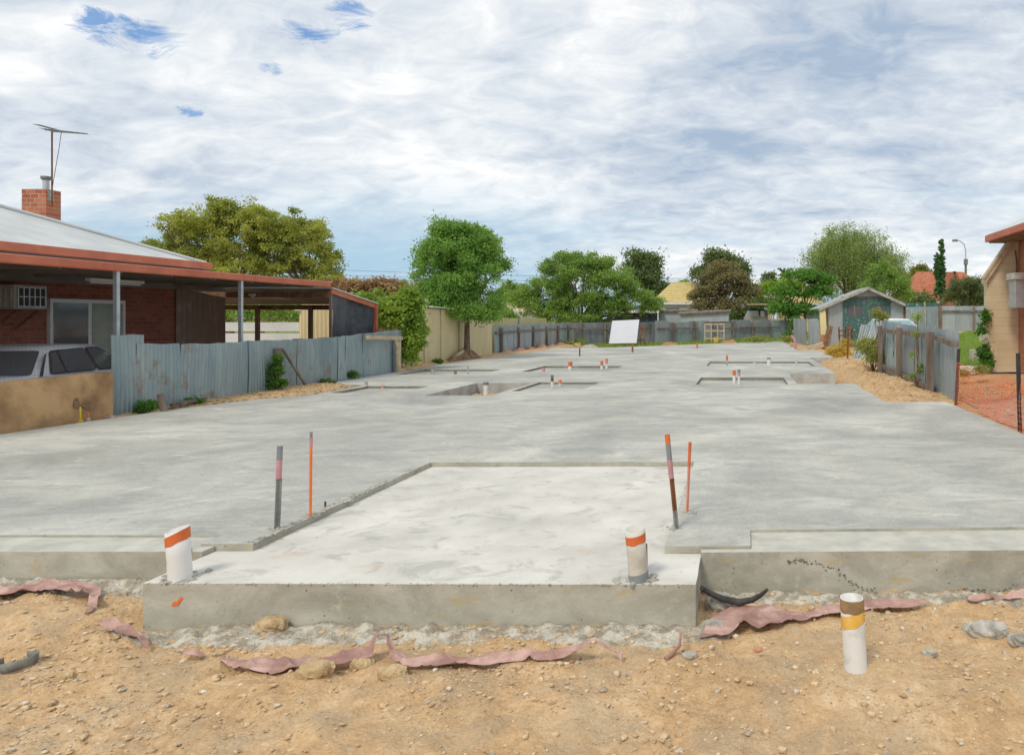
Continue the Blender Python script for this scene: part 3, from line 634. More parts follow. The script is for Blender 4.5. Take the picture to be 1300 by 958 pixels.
def stake(pb, pt, segs, w, label, name='star_picket', flat=True, tips=True):
    """marker stake; segs (f0, f1, material) along its length"""
    pb, pt = Vector(pb), Vector(pt); o = thing(name, label, 'stake', pb)
    for i, (a, b, mt, part) in enumerate(segs):
        p, q = pb.lerp(pt, a), pb.lerp(pt, b); k = MB(); ww = w * (1 if part == 'shaft' else 1.12)
        if flat:
            d = (pt - pb).normalized()
            for ang in (R(20), R(140), R(260)):        # three finned section
                s_ = Vector((math.cos(ang), math.sin(ang), 0)); c = [p, p + s_ * ww * .6]; nrm = Vector((-s_.y, s_.x, 0)) * .0025
                k.add([p - nrm, p + nrm, p + s_*ww*.6 + nrm, p + s_*ww*.6 - nrm, q - nrm, q + nrm, q + s_*ww*.6 + nrm, q + s_*ww*.6 - nrm], [(0,1,2,3),(4,7,6,5),(0,4,5,1),(1,5,6,2),(2,6,7,3),(3,7,4,0)])
            if part == 'tape': 
                k = MB(); k.tube([p, q], ww * .52, 6)
        else: k.tube([p, q], ww / 2, 9)
        k.build(part, mt, o)
    return o
pb = W(351, 671); stake((pb[0], pb[1], -.02), V(355.5, 566, 4.84), [(0, .62, m_pickets, 'shaft'), (.62, .84, m_pinktape, 'tape'), (.84, 1, m_greytape, 'tape')], .034, 'grey steel stake with pink and grey tape at the left porch edge')
pb = W(394, 655); stake((pb[0], pb[1], -.02), V(395, 548, 5.13), [(0, .83, m_orpaint, 'shaft'), (.83, .94, m_pinktape, 'tape'), (.94, 1, m_pickets, 'shaft')], .019, 'bright orange rod standing behind the taped grey stake', 'marker_rod', False)
pb = W(859, 671); stake((pb[0], pb[1], -.02), V(847, 551, 4.80), [(0, .22, m_pickets, 'shaft'), (.22, .55, m_rust, 'shaft'), (.55, .74, m_pinktape, 'tape'), (.74, .90, m_greytape, 'tape'), (.90, 1, m_orange, 'tape')], .030, 'leaning rusty stake with pink grey and orange tape at the right porch corner')
pb = W(872, 650); stake((pb[0], pb[1], -.02), V(876, 561, 5.22), [(0, .68, m_pinkpaint, 'shaft'), (.68, 1, m_orange, 'tape')], .020, 'thin pink stake with orange tape behind the leaning rusty one', 'marker_stake')
hp = [W(891, 746, -.10)] + [W(a, b, c) for a, b, c in ((900, 752, -.16), (918, 760, -.20), (938, 764, -.22), (955, 761, -.21), (966, 755, -.18), (974, 748, -.13))]
tag(MB().tube([Vector(p) for p in hp], [.014, .017, .019, .02, .017, .013, .009], 10).build('hose_piece', m_rubber), 'curved piece of black hose lying at the corner right of the porch', 'hose')
# bent tin ring
x, y, _ = W(20, 836, -.25); k = MB(); P = np.zeros((26, 3, 3))
for i in range(26):
    a = R(-200 + 300 * i / 25)
    for j in range(3): P[i, j] = (x + .085 * math.cos(a) * (1 + .02 * j), y + .07 * math.sin(a), G(x, y) - .01 + .024 * j + .012 * math.cos(a))
k.grid(P); o = k.build('tin_ring', m_pickets); o.modifiers.new('t', 'SOLIDIFY').thickness = .003; tag(o, 'bent grey tin ring half buried in the sand at bottom left', 'tin ring')
x, y, _ = W(858, 838, -.28); k = MB(); k.tube([(x-.05, y-.03, G(x, y)+.01), (x-.02, y, G(x, y)+.02), (x+.015, y+.03, G(x, y)+.05), (x + .02, y + .06, G(x, y) + .10)], [.012, .011, .008, .005], 7)
tag(k.build('pink_offcut', m_membrane), 'curled pink offcut pointing up before the porch corner', 'offcut')
# bands of tape on the many stub pipes of the slab
def stub(px, yt, yb, rpx, mats, label, z=0.0, lean=0, name='pipe_stub', cat='pipe stub'):
    x, y, _ = W(px, yb, z); Y = y; ht = (yb - yt) * Y / F; r = rpx * Y / F
    o = thing(name, label, cat, (x, y, z), 0, 'service stubs standing in the slab')
    for i, (a, b, mt) in enumerate(mats):
        k = MB(); k.tube([(x + lean * a, y, z - .02 if i == 0 else z + ht * a), (x + lean * b, y, z + ht * b)], r * (1 + .03 * i), 12); k.build('tube' if i == 0 else 'tape', mt, o)
st = [(465, 484, 493, 1.8, [(0, .7, m_pvc_dirty), (.6, 1, m_steel)], 'grey topped stub in the recess by the left slab edge', -.05),
 (486, 489, 493, 2, [(0, 1, m_pinkpaint)], 'low orange stub beside the grey topped one at the left edge', -.05),
 (617, 485, 502, 3.2, [(0, .85, m_pvc), (.8, 1, m_pickets)], 'thick white pipe standing in the deep square pit', -.25),
 (701, 476, 494, 1.8, [(0, .6, m_pvc), (.55, .8, m_rust), (.8, 1, m_pickets)], 'tall dark topped stub right of the square pit', -.04),
 (711, 482, 491, 2, [(0, .5, m_pvc_dirty), (.5, 1, m_orpaint)], 'short orange topped stub right of the square pit', -.04),
 (724, 459, 470, 2.6, [(0, .5, m_pvc), (.5, 1, m_orange)], 'wide white stub with orange top in the middle recess', -.06),
 (690, 467, 472, 2, [(0, 1, m_pinktape)], 'low pink stub left of the wide orange topped one', -.06),
 (764, 458, 469, 1.7, [(0, .5, m_pvc), (.5, 1, m_orange)], 'left one of the close pair of orange topped stubs', -.06),
 (770, 455, 468, 1.6, [(0, .5, m_pvc), (.5, .8, m_pinktape), (.8, 1, m_orpaint)], 'right taller one of the close pair of orange topped stubs', -.06),
 (549, 469, 475, 2, [(0, 1, m_steel)], 'grey stub at the left in the recess before the cream shed', -.05),
 (578, 470, 475, 1.7, [(0, 1, m_pickets)], 'middle dark stub in the recess before the cream shed', -.05),
 (594, 464, 475, 1, [(0, 1, m_steel)], 'thin stub at the right end of the recess before the cream shed', -.05),
 (923, 451, 463, 1.2, [(0, .5, m_steel), (.5, 1, m_orange)], 'thin orange topped stub at the far right recess', 0.),
 (958, 460, 463, 2, [(0, 1, m_pvc_dirty)], 'very low stub in the far right recess', 0.),
 (976, 454, 463, 2.4, [(0, .8, m_pvc), (.8, 1, m_pickets)], 'white stub in the middle of the far right recess', 0.),
 (1011, 457, 462, 1.6, [(0, 1, m_pvc_dirty)], 'pale low stub at the right end of the far right recess', 0.),
 (932, 470, 486, 2.0, [(0, .6, m_pvc), (.6, 1, m_orange)], 'left stub of the double white pipe in the right recess', -.07),
 (938, 469, 488, 1.8, [(0, .6, m_pvc), (.6, .85, m_pinktape), (.85, 1, m_pickets)], 'right stub of the double white pipe in the right recess', -.07),
 (736, 435, 452, .9, [(0, .6, m_rust), (.6, 1, m_pinkpaint)], 'thin red stake near the far end before the pale rubbish', 0.),
 (803, 437, 447, 1.2, [(0, 1, m_wood_brown)], 'short brown peg before the blank white board', 0.),
 (885, 435, 442, 1.1, [(0, 1, m_orange)], 'small orange peg at the far end of the slab', 0.)]
for a in st: stub(*a[:4], a[4], a[5], a[6])
k = MB(); b_ = W(1010, 443, -.05); k.tube([b_, V(1009.5, 434, b_[1]), V(1008, 430, b_[1]), V(1004.5, 425.5, b_[1])], [.062, .062, .06, .06], 10)
tag(k.build('bent_pipe', m_pinktape), 'bent pink pipe rising beside the far right corner of the slab', 'pipe')
# dirt and boards in the square pit
pts = []
for _ in range(160): pts.append((random.uniform(-5.85, -4.8), random.uniform(13.9, 15.6), -.24, random.uniform(.02, .06)))
tag(lumps('pit_rubble', pts, m_rock), 'brown earth clods lying in the deep square pit of the slab', 'rubble', kind='stuff')
# ------------------------------------------------------------------ left: wall, mesh, bollard
wl = thing('retaining_wall', 'low ochre rendered wall in front of the parked car', 'wall', (-9.38, 9, -.1))
zt = lambda y: .625 + (y - 8.9) * .012
k = MB(); P = []
ysw = np.arange(4.5, 10.49, .11); 
k.add([p for y in ysw for p in ((-9.3, y, -.4), (-9.3 + .006 * math.sin(y * 5), y, .2), (-9.3, y, zt(y) + .006 * math.sin(y * 9)), (-9.44, y, zt(y) + .004 * math.sin(y * 7)), (-9.44, y, -.5))],
      [(5*i+j, 5*i+5+j, 5*i+6+j, 5*i+1+j) for i in range(len(ysw) - 1) for j in range(4)])
k.add([(-9.3, ysw[-1], -.4), (-9.3, ysw[-1], zt(10.4)), (-9.44, ysw[-1], zt(10.4)), (-9.44, ysw[-1], -.5)], [(0, 1, 2, 3)]); k.build('render', m_wall_ochre, wl)
# the dark damp patches
k = MB(); 
for (a, b, c, d) in ((93, 505, 102, 520), (104, 510, 122, 520)):
    q = []
    for i in range(10):
        an = 2 * math.pi * i / 10; pxx = (a + c) / 2 + (c - a) / 2 * math.cos(an) * random.uniform(.75, 1.15); pyy = (b + d) / 2 + (d - b) / 2 * math.sin(an) * random.uniform(.75, 1.15)
        Y = 9.294 * F / (VX - pxx); q.append((-9.2925, Y, CH - (pyy - VY) * Y / F))
    k.poly(q)
k.build('stain', M_noise('dark stain', (.20, .13, .07), (.32, .205, .11), 9, .95, .3, 30), wl)
wm = MB()
for i in range(100):
    y = 5.2 + i * .054 * 1.0
    if y < 10.45: wm.tube([(-9.37, y, zt(y) - .02), (-9.37, y, 1.40)], 0.0008, 4, cap=False)
for j in range(9):
    z = .68 + j * .09; wm.tube([(-9.37, 5.2, z), (-9.37, 8, z + .012 * math.sin(j)), (-9.37, 10.5, z)], .0008, 4, cap=False)
tag(wm.build('wire_mesh', m_rust), 'thin rusty wire mesh standing on the ochre wall', 'wire mesh')
Y = 9.2 * F / (945 - 102); k = thing('marker_pipe', 'thin bright yellow pipe at the foot of the ochre wall', 'pipe', (-9.2, Y, 0))
MB().tube([(-9.2, Y, -.1), (-9.2, Y, .20)], .011, 10).build('tube', m_yellowpaint, k); MB().tube([(-9.2, Y, -.02), (-9.2, Y, .025)], .03, 10).build('collar', m_yellowpaint, k)
Y = 9.2 * F / (945 - 112); k = thing('marker_peg', 'small orange and white peg right of the yellow pipe', 'peg', (-9.2, Y, 0))
MB().tube([(-9.2, Y, -.05), (-9.2, Y, .035)], .022, 10).build('base', m_pvc_dirty, k); MB().tube([(-9.2, Y, .03), (-9.2, Y, .10)], .010, 8).build('tip', m_orpaint, k)
def scrap(px, py, Y, w_, h_, mat, label, name='plastic_scrap', cat='plastic'):
    x, y, z = V(px, py, Y); P = np.zeros((9, 6, 3))
    for i in range(9):
        for j in range(6): P[i, j] = (x + (i / 8 - .5) * w_, y + .05 * (j / 5) + .03 * math.sin(i * 1.9), z + h_ * (j / 5) * (1 - abs(i / 8 - .5) * 1.4) + .015 * math.sin(i * 2.3 + j))
    m_ = MB(); m_.grid(P); o = m_.build(name, mat); o.modifiers.new('t', 'SOLIDIFY').thickness = .003; return tag(o, label, cat)
scrap(137, 531, 10.25, .13, .05, m_membrane, 'small pink plastic flap at the foot of the wall end')
# ------------------------------------------------------------------ corrugated sheets
def corr(p0, p1, zb0, zb1, zt0, zt1, amp=.010, pitch=.076, lean0=0, lean1=0, nrm=None, wob=.012):
    """corrugated sheet from p0 to p1 in plan; lean shifts the top along the run"""
    p0, p1 = Vector((*p0, 0)), Vector((*p1, 0)); d = p1 - p0; L = d.length; d.normalize(); nn = Vector((-d.y, d.x, 0))
    per = 6 if L < 4 else 4; N = max(4, int(L / pitch * per)); ss = np.linspace(0, 1, N + 1); rows = 5
    ph = random.uniform(0, 6); P = np.zeros((N + 1, rows, 3))
    for i, s in enumerate(ss):
        w_ = math.sin(2 * math.pi * s * L / pitch) * amp
        for j in range(rows):
            f = j / (rows - 1); b = zb0 * (1 - s) + zb1 * s; tt = zt0 * (1 - s) + zt1 * s + .006 * math.sin(s * 9 + ph)
            sh = (lean0 * (1 - s) + lean1 * s) * f; q = p0 + d * (s * L + sh) + nn * (w_ + wob * math.sin(3 * s + 4 * f + ph))
            P[i, j] = (q.x, q.y, b * (1 - f) + tt * f)
    m_ = MB(); m_.grid(P); return m_
def corr_fence(name, label, x_of, y0, y1, base, top, mat, w_=.78, jt=.03, posts=(), rails=(), side=1, cat='fence', lean=.04, group=None, gap=0.0, mats=None):
    """fence along +Y at x_of(y); base/top functions of y"""
    o = thing(name, label, cat, (x_of(y0), y0, base(y0)), 0, group)
    y = y0
    while y < y1 - .05:
        ye = min(y + w_, y1); dz = random.uniform(-jt, jt); off = random.choice((0, .012)); ln = random.uniform(-lean, lean)
        corr((x_of(y) + off, y - .04), (x_of(ye) + off, ye + .0), base(y) - .06, base(ye) - .06, top(y) + dz, top(ye) + dz * .5, lean0=ln, lean1=ln + random.uniform(-.02, .02)).build('sheet', random.choice(mats) if mats else mat, o)
        y = ye + (gap if random.random() < .3 else 0)
    for yy, hh, rr in posts: MB().bar((x_of(yy) + side * (.03 + rr / 2), yy, base(yy) - .2), (x_of(yy) + side * (.03 + rr / 2) + random.uniform(-.02, .02), yy + random.uniform(-.03, .03), hh), rr, rr).build('post', m_wood, o, bevel=.008)
    for a, b, za, zb in rails: MB().bar((x_of(a) + side * .05, a, za), (x_of(b) + side * .05, b, zb), .05, .075).build('rail', m_wood, o)
    return o
# first tall narrow sheets at the end of the wall, then the long run
fx = lambda y: -9.35
fo = corr_fence('corrugated_fence', 'long blue grey corrugated iron fence between slab and left house', fx, 10.5, 11.05, lambda y: -.02, lambda y: 1.18, m_iron_blue, .55, .0, lean=0)
topf = lambda y: np.interp(y, [11, 12.6, 14, 16, 17.5, 19.3], [1.035, .985, 1.0, .99, 1.06, 1.12])
basf = lambda y: np.interp(y, [11, 13, 19.3], [-.03, -.02, .05])
y = 10.95; k = 0
edges = [10.95, 11.75, 12.62, 13.38, 14.15, 14.85, 15.55, 16.3, 16.62, 17.4, 18.15, 18.85, 19.28]
for i in range(len(edges) - 1):
    a, b = edges[i], edges[i + 1]; ln = {2: -.03, 1: .03}.get(i, random.uniform(-.03, .03))
    o = corr((-9.35 + .012 * (i % 2), a - .03), (-9.35 + .012 * (i % 2), b + .02), basf(a) - .1, basf(b) - .1, topf(a) + random.uniform(-.015, .02), topf(b) + random.uniform(-.015, .015), lean0=ln if i != 2 else .03, lean1=ln, amp=.011).build('sheet', m_iron_blue, fo)
for yy in (12.66, 14.9): MB().bar((-9.44, yy, -.3), (-9.44, yy, 1.0), .07).build('post', m_wood, fo)
MB().bar((-9.27, 14.1, -.1), (-9.27, 14.1, .84), .10, .10).build('post', m_wood, fo, bevel=.01)
MB().bar((-9.27, 14.22, .82), (-9.14, 14.8, -.0), .03, .04).build('brace', m_wood, fo)
gp = thing('timber_post', 'weathered round post with a short crossbar at the far end of the blue fence', 'post', (-9.2, 18.85, 0))
MB().tube([(-9.2, 18.85, -.2), (-9.21, 18.85, .93)], .075, 10).build('post', m_wood_pale, gp); MB().bar((-9.15, 17.2, .97), (-9.16, 18.95, .90), .06, .10).build('crossbar', m_wood_pale, gp)
k = MB(); k.bar(V(203, 500, 10.9), V(209, 525, 10.9), .09, .03); tag(k.build('plank', m_wood), 'short dark plank leaning on the blue fence near the weeds', 'plank')
k = MB(); k.bar((-9.13, 11.3, .05), (-9.2, 12.1, .06), .06, .05); tag(k.build('board', m_wood), 'grey board lying along the foot of the blue fence', 'board')
# ------------------------------------------------------------------ leaves
def leaves(C, size, aspect=.5, up=0.0):
    N = len(C); u_ = rng.normal(size=(N, 3)); u_[:, 2] *= (1 - up); u_[:, 2] -= up * .8
    u_ /= np.linalg.norm(u_, axis=1, keepdims=True); w_ = rng.normal(size=(N, 3)); v_ = np.cross(u_, w_); v_ /= np.linalg.norm(v_, axis=1, keepdims=True) + 1e-9
    s = size * rng.uniform(.6, 1.35, (N, 1)); a, b = u_ * s * .5, v_ * s * .5 * aspect
    vs = np.stack([C - a, C + b * .9 - a * .1, C + a, C - b * .9 - a * .1], 1).reshape(-1, 3); return vs, np.arange(4 * N).reshape(N, 4)
def crown_points(lobes, N, clump=.3, per=60, shell=.55):
    """lobes (cx,cy,cz,rx,ry,rz): clumps gathered toward the outside of each lobe, with gaps between"""
    L = np.array(lobes, float); vol = (L[:, 3] * L[:, 4] * L[:, 5]) ** .67; p = vol / vol.sum(); nc = max(8, N // per); out = []
    for i, c in zip(rng.choice(len(L), nc, p=p), range(nc)):
        d = rng.normal(size=3); d /= np.linalg.norm(d); d[2] = d[2] if d[2] > -.35 else -d[2] * .6
        r = shell + (1 - shell) * rng.random() ** .7; r *= 1 + .10 * rng.normal()
        cc = L[i, :3] + d * r * L[i, 3:]; k = int(per * rng.uniform(.5, 1.5)); cl = clump * rng.uniform(.6, 1.35)
        q = rng.normal(size=(k, 3)) * np.array([cl, cl, cl * .75]) * .6; out.append(cc + q)
    return np.concatenate(out)
def tree(name, label, base, top_z, lobes, leafmat, N, lsize, clump=.3, trunk_r=.15, group=None, cat='tree', aspect=.5, lean=(0, 0), limbs=9, droop=0, bark=m_bark, per=60, shell=.55, trunk=True, lumpy=True):
    if lumpy:
        ex = []
        for l in lobes:
            for _ in range(5):
                d = rng.normal(size=3); d /= np.linalg.norm(d); d[2] = abs(d[2]) if rng.random() < .7 else d[2]; f_ = rng.uniform(.16, .34)
                c_ = np.array(l[:3]) + d * np.array(l[3:]) * rng.uniform(.8, 1.02); ex.append(tuple(c_) + tuple(np.array(l[3:]) * f_))
        lobes = [tuple(l[:3]) + tuple(np.array(l[3:]) * .90) for l in lobes] + ex
    o = thing(name, label, cat, base, 0, group); bx, by, bz = base
    L = np.array(lobes, float)
    if trunk:
        k = MB(); fork = Vector((bx + lean[0], by + lean[1], bz + (top_z - bz)))
        pts_ = [Vector((bx, by, bz - .2)), Vector((bx + lean[0] * .3, by + lean[1] * .3, bz + (top_z - bz) * .45)), fork]
        k.tube(pts_, [trunk_r * 1.25, trunk_r * .95, trunk_r * .8], 9)
        for i in range(limbs):
            l = L[i % len(L)]; d = rng.normal(size=3); d /= np.linalg.norm(d); tgt = Vector(l[:3] + d * l[3:] * .7)
            if tgt.z < fork.z: tgt.z = fork.z + .2
            st_ = pts_[1].lerp(fork, random.uniform(.5, 1)); mid = st_.lerp(tgt, .5) + Vector(rng.normal(size=3) * .12)
            mid.z += (tgt.z - st_.z) * .12; k.tube([st_, mid, tgt], [trunk_r * .5, trunk_r * .28, trunk_r * .08], 6, cap=False)
        k.build('trunk', bark, o)
    C = crown_points(lobes, N, clump, per, shell)
    if droop:                                       # willow: each clump trails down in strands
        S = []
        for i in range(len(C) // 14):
            c = C[rng.integers(len(C))]; ln = droop * rng.uniform(.4, 1.2); kk = 14; f = np.linspace(0, 1, kk)[:, None]
            sw = rng.normal(size=2) * .15; S.append(np.concatenate([c[None, :2] + f * sw + rng.normal(size=(kk, 2)) * .03, c[2] - f * ln], 1))
        C = np.concatenate([C[::5]] + S)
    vs, fs = leaves(C, lsize, aspect, .88 if droop else 0)
    npmesh('crown', vs, fs, leafmat, o, rnd=rng.random(len(fs))); return o
def pl(Y, *L):
    """lobes given on the photo: px, py, rx, ry (pixels), depth offset and depth radius in metres"""
    out = []
    for px, py, rx, ry, dy, ry_m in L:
        x, y, z = V(px, py, Y + dy); out.append((x, y, z, rx * Y / F, ry_m, ry * Y / F))
    return out
Y = 25.0
tree('ash_tree', 'round dense bright green tree above the cream shed, tallest in the middle', (V(593, 0, Y)[0], Y, -.1), 1.7,
     pl(Y, (580, 325, 40, 38, 0, 1.3), (552, 345, 30, 34, 0, 1.1), (612, 350, 30, 38, 0, 1.1), (575, 372, 45, 30, -.2, 1.2), (600, 300, 22, 18, 0, .8), (560, 322, 28, 28, 0, 1.0), (608, 322, 28, 28, 0, 1.0), (565, 298, 22, 18, 0, .8), (585, 398, 32, 18, 0, .9), (538, 378, 16, 22, 0, .7), (628, 385, 14, 18, 0, .6), (552, 405, 18, 12, 0, .5), (598, 400, 34, 20, -.5, .7), (570, 392, 34, 20, -.5, .7), (618, 402, 16, 14, 0, .5)),
     lf_ash, 84000, .095, .19, .10, limbs=12)
# big olive tree behind the carport
Y = 36.0
tree('broad_tree', 'large olive green tree with yellowish top left behind the carport', (V(290, 0, Y)[0], Y, -.2), 2.6,
     pl(Y, (262, 300, 42, 42, 0, 1.8), (310, 290, 36, 36, .4, 1.6), (240, 335, 38, 35, 0, 1.6), (300, 345, 50, 45, 0, 1.8), (205, 325, 28, 22, 0, 1.2), (285, 270, 22, 16, 0, 1), (335, 300, 24, 34, 0, 1.4), (235, 305, 22, 22, 0, 1.3)),
     lf_olive, 58000, .13, .22, .25, limbs=16, per=50)
tree('broad_tree', 'darker olive tree with green right flank behind the carport roof end', (V(380, 0, Y)[0], Y + 1, -.2), 2.5,
     pl(Y, (372, 300, 32, 34, 1, 1.6), (395, 330, 34, 42, 1, 1.6), (360, 350, 40, 42, 1, 1.6), (412, 355, 22, 32, 1, 1.2), (375, 395, 50, 30, 1, 1.6), (345, 320, 22, 30, 1, 1.4), (392, 300, 24, 26, 1, 1.2), (425, 375, 14, 24, 1, 1)),
     lf_olive, 46000, .13, .22, .22, limbs=12, per=50)
tree('small_tree', 'low green tree seen under the carport roof beyond the white fence', (V(300, 0, 34)[0], 33, -.2), 1.2, pl(33, (300, 400, 40, 20, 0, 1.2), (370, 405, 40, 22, 0, 1.2)), lf_mid, 9000, .15, .35, .1, limbs=5)
# wide garden tree
Y = 44.0
tree('garden_tree', 'wide bushy mid green tree behind the fence at the middle of the far end', (V(738, 0, Y)[0], Y, -.1), 1.2,
     pl(Y, (735, 350, 36, 30, 0, 1.8), (700, 368, 34, 28, 0, 1.6), (775, 365, 40, 30, 0, 1.8), (665, 385, 28, 24, 0, 1.3), (800, 385, 32, 24, 0, 1.5), (735, 390, 40, 26, -.4, 1.6), (690, 395, 30, 18, -.3, 1.3), (775, 395, 28, 18, 0, 1.3), (735, 407, 28, 12, -.6, 1.0), (705, 403, 22, 12, -.4, 1.0), (700, 345, 12, 14, 0, .8), (765, 340, 14, 16, 0, .9), (825, 392, 14, 16, 0, .9), (738, 335, 22, 16, 0, 1)),
     lf_mid, 78000, .135, .26, .16, limbs=16, lean=(0, 0))
Y = 80
tree('gum_tree', 'dark round gum tree standing alone behind the garden tree and yellow roof', (V(820, 0, Y)[0], Y, 0), 4, pl(Y, (817, 335, 22, 18, 0, 2.0), (822, 355, 20, 22, 0, 2.0), (810, 350, 14, 16, 0, 1.4), (835, 370, 14, 12, 0, 1.4)), lf_dark, 13000, .32, .7, .3, limbs=9, per=36)
Y = 66
tree('gum_tree', 'tall dark green gum tree rising behind the bronze tree', (V(915, 0, Y)[0], Y, 0), 4, pl(Y, (915, 333, 26, 15, 0, 1.8), (893, 348, 15, 12, 0, 1.3), (940, 345, 14, 16, 0, 1.3), (912, 350, 24, 16, 0, 1.6)), lf_dark, 12000, .26, .5, .25, limbs=9, per=36)
Y = 56
tree('bronze_tree', 'broad bronze brown leaved tree right of the yellow roof', (V(918, 0, Y)[0], Y, 0), 1.6, pl(Y, (918, 362, 34, 28, 0, 1.8), (900, 380, 24, 20, 0, 1.4), (938, 375, 24, 24, 0, 1.4), (918, 390, 36, 14, -.4, 1.6), (920, 345, 20, 12, 0, 1.2)), lf_brown, 20000, .2, .36, .2, limbs=9)
Y = 52
tree('willow_tree', 'large pale green weeping willow behind the old shed', (V(1080, 0, Y)[0], Y, 0), 3.6,
     pl(Y, (1060, 312, 30, 22, 0, 1.7), (1095, 308, 32, 22, 0, 1.8), (1038, 330, 24, 20, 0, 1.4), (1120, 335, 26, 22, 0, 1.6), (1080, 335, 44, 26, 0, 1.9), (1070, 296, 22, 12, 0, 1.1), (1140, 352, 15, 14, 0, 1.1)),
     lf_willow, 42000, .2, .4, .3, limbs=14, aspect=.26, droop=3.3)
tree('small_tree', 'light green small leaved tree in front of the right flank of the willow', (V(1125, 0, 47)[0], 47, 0), 2, pl(47, (1120, 350, 18, 14, 0, 1), (1138, 362, 16, 12, 0, .9), (1110, 368, 14, 12, 0, .9), (1148, 375, 10, 8, 0, .8)), lf_mid, 9000, .17, .3, .12, limbs=6)
Y = 49.5
tree('small_tree', 'bright green spreading small tree left of the old shed', (V(1022, 0, Y)[0], Y, 0), 1.9, pl(Y, (1022, 352, 26, 9, 0, 1.2), (1000, 372, 20, 10, 0, 1.0), (1035, 372, 18, 10, 0, 1.0), (990, 392, 14, 9, 0, .8), (1015, 395, 22, 10, 0, 1), (1048, 358, 10, 7, 0, .6)), lf_bright, 14000, .19, .3, .1, limbs=10, aspect=.6)
tree('hedge', 'long bright lime green hedge behind the far carport', (V(965, 0, 62)[0], 62, 0), 1, pl(62, (955, 374, 16, 12, 0, 1.4), (978, 370, 18, 12, 0, 1.4), (998, 366, 14, 10, 0, 1.2), (1012, 362, 8, 6, 0, 1)), lf_lime, 11000, .2, .4, .1, cat='hedge', trunk=False)
tree('fir_tree', 'small dark pointed tree far off left of the palm', (V(976, 0, 110)[0], 110, 0), 3, pl(110, (976, 353, 7, 6, 0, .9), (976, 360, 10, 7, 0, 1.2)), lf_dark, 1500, .5, .6, .2, limbs=3)
k = thing('palm_tree', 'tiny distant palm tree on the skyline', 'palm', (V(997, 0, 120)[0], 120, 0)); X = V(997, 0, 120)[0]
MB().tube([(X, 120, 0), (X, 120, CH + 8.0)], .3, 7).build('trunk', m_bark, k)
C = np.concatenate([np.array([X, 120, CH + 7.6]) + np.linspace(.2, 1.6, 14)[:, None] * np.array([math.cos(a) * .8, math.sin(a) * .8, b]) for a in np.linspace(0, 6.2, 12) for b in (.5, -.2, -.7)])
vs, fs = leaves(C, .5, .5); npmesh('crown', vs, fs, lf_dark, k, rnd=rng.random(len(fs)))
Y = 62
tree('cypress_tree', 'tall narrow dark cypress left of the red roof', (V(1194, 0, Y)[0], Y, 0), 3, pl(Y, (1195, 320, 3.6, 16, 0, .3), (1194.5, 332, 4.8, 16, 0, .35), (1194, 345, 6.0, 18, 0, .4), (1193.5, 358, 7, 18, 0, .45), (1193, 372, 7.6, 18, 0, .5), (1189, 345, 3.2, 26, 0, .3), (1195, 310, 2.2, 9, 0, .2)), lf_cyp, 26000, .15, .10, .12, limbs=3, shell=.15, lumpy=False)
Y = 55
tree('olive_tree', 'grey green shrubby tree before the red roofed house', (V(1228, 0, Y)[0], Y, .4), 1.6, pl(Y, (1228, 366, 20, 14, 0, 1.2), (1212, 378, 14, 10, 0, 1), (1240, 378, 14, 12, 0, 1)), M_leaf('olive tree leaves', (.10, .13, .06), (.17, .20, .10), (.06, .08, .04)), 9000, .16, .32, .1, limbs=8)
Y = 80
tree('wattle_tree', 'golden green wattle between the willow and the cypress', (V(1165, 0, Y)[0], Y, 0), 3, pl(Y, (1166, 350, 14, 11, 0, 1.5), (1178, 352, 12, 9, 0, 1.3), (1155, 360, 14, 9, 0, 1.3)), M_leaf('wattle leaves', (.20, .20, .035), (.30, .28, .05), (.10, .12, .03)), 7000, .26, .4, .15, limbs=5)
# skyline trees a long way off
far = [(938, 398, 16, 10, lf_dark, 'dark low bush between the bronze tree and the far carport'), (1035, 392, 18, 12, lf_mid, 'green bush behind the left side of the old shed'), (448, 372, 10, 14, lf_dark, 'grey green tree far behind the brown vine'), (490, 384, 26, 10, lf_dark, 'low dark trees far behind the brown vine top'), (500, 368, 6, 12, lf_mid, 'thin young tree top left of the big ash tree'), (650, 372, 14, 14, lf_mid, 'distant thin green tree between the ash and the garden tree'),
       (852, 372, 16, 10, lf_dark, 'distant dark trees above the ridge of the yellow roof'), (965, 385, 20, 8, lf_dark, 'dark distant trees behind the lime hedge'), (1240, 382, 18, 12, lf_dark, 'dark bush behind the lawn beside the cream house'),
       (1160, 385, 20, 12, lf_dark, 'dark bushes between the old shed and the cypress'), (870, 365, 8, 6, lf_mid, 'small green tree top left of the bronze tree'), (60, 380, 60, 20, lf_dark, 'dark tree row behind the brick house'), (1290, 385, 30, 15, lf_dark, 'trees behind the cream house'), (620, 398, 30, 10, lf_mid, 'low green bush behind the yellow fence')]
for px, py, rx, ry, mt, lb in far:
    Y = 60 if px in (1240, 1160, 620) else 95; x = V(px, 0, Y)[0]
    tree('skyline_tree', lb, (x, Y, 0), 2, pl(Y, (px, py, rx, ry, 0, 2), (px - rx * .5, py + ry * .5, rx * .7, ry * .8, 0, 1.5), (px + rx * .55, py + ry * .4, rx * .6, ry * .8, 0, 1.5)), mt, 5200, .32, .55, .2, limbs=4, group='distant trees on the skyline')
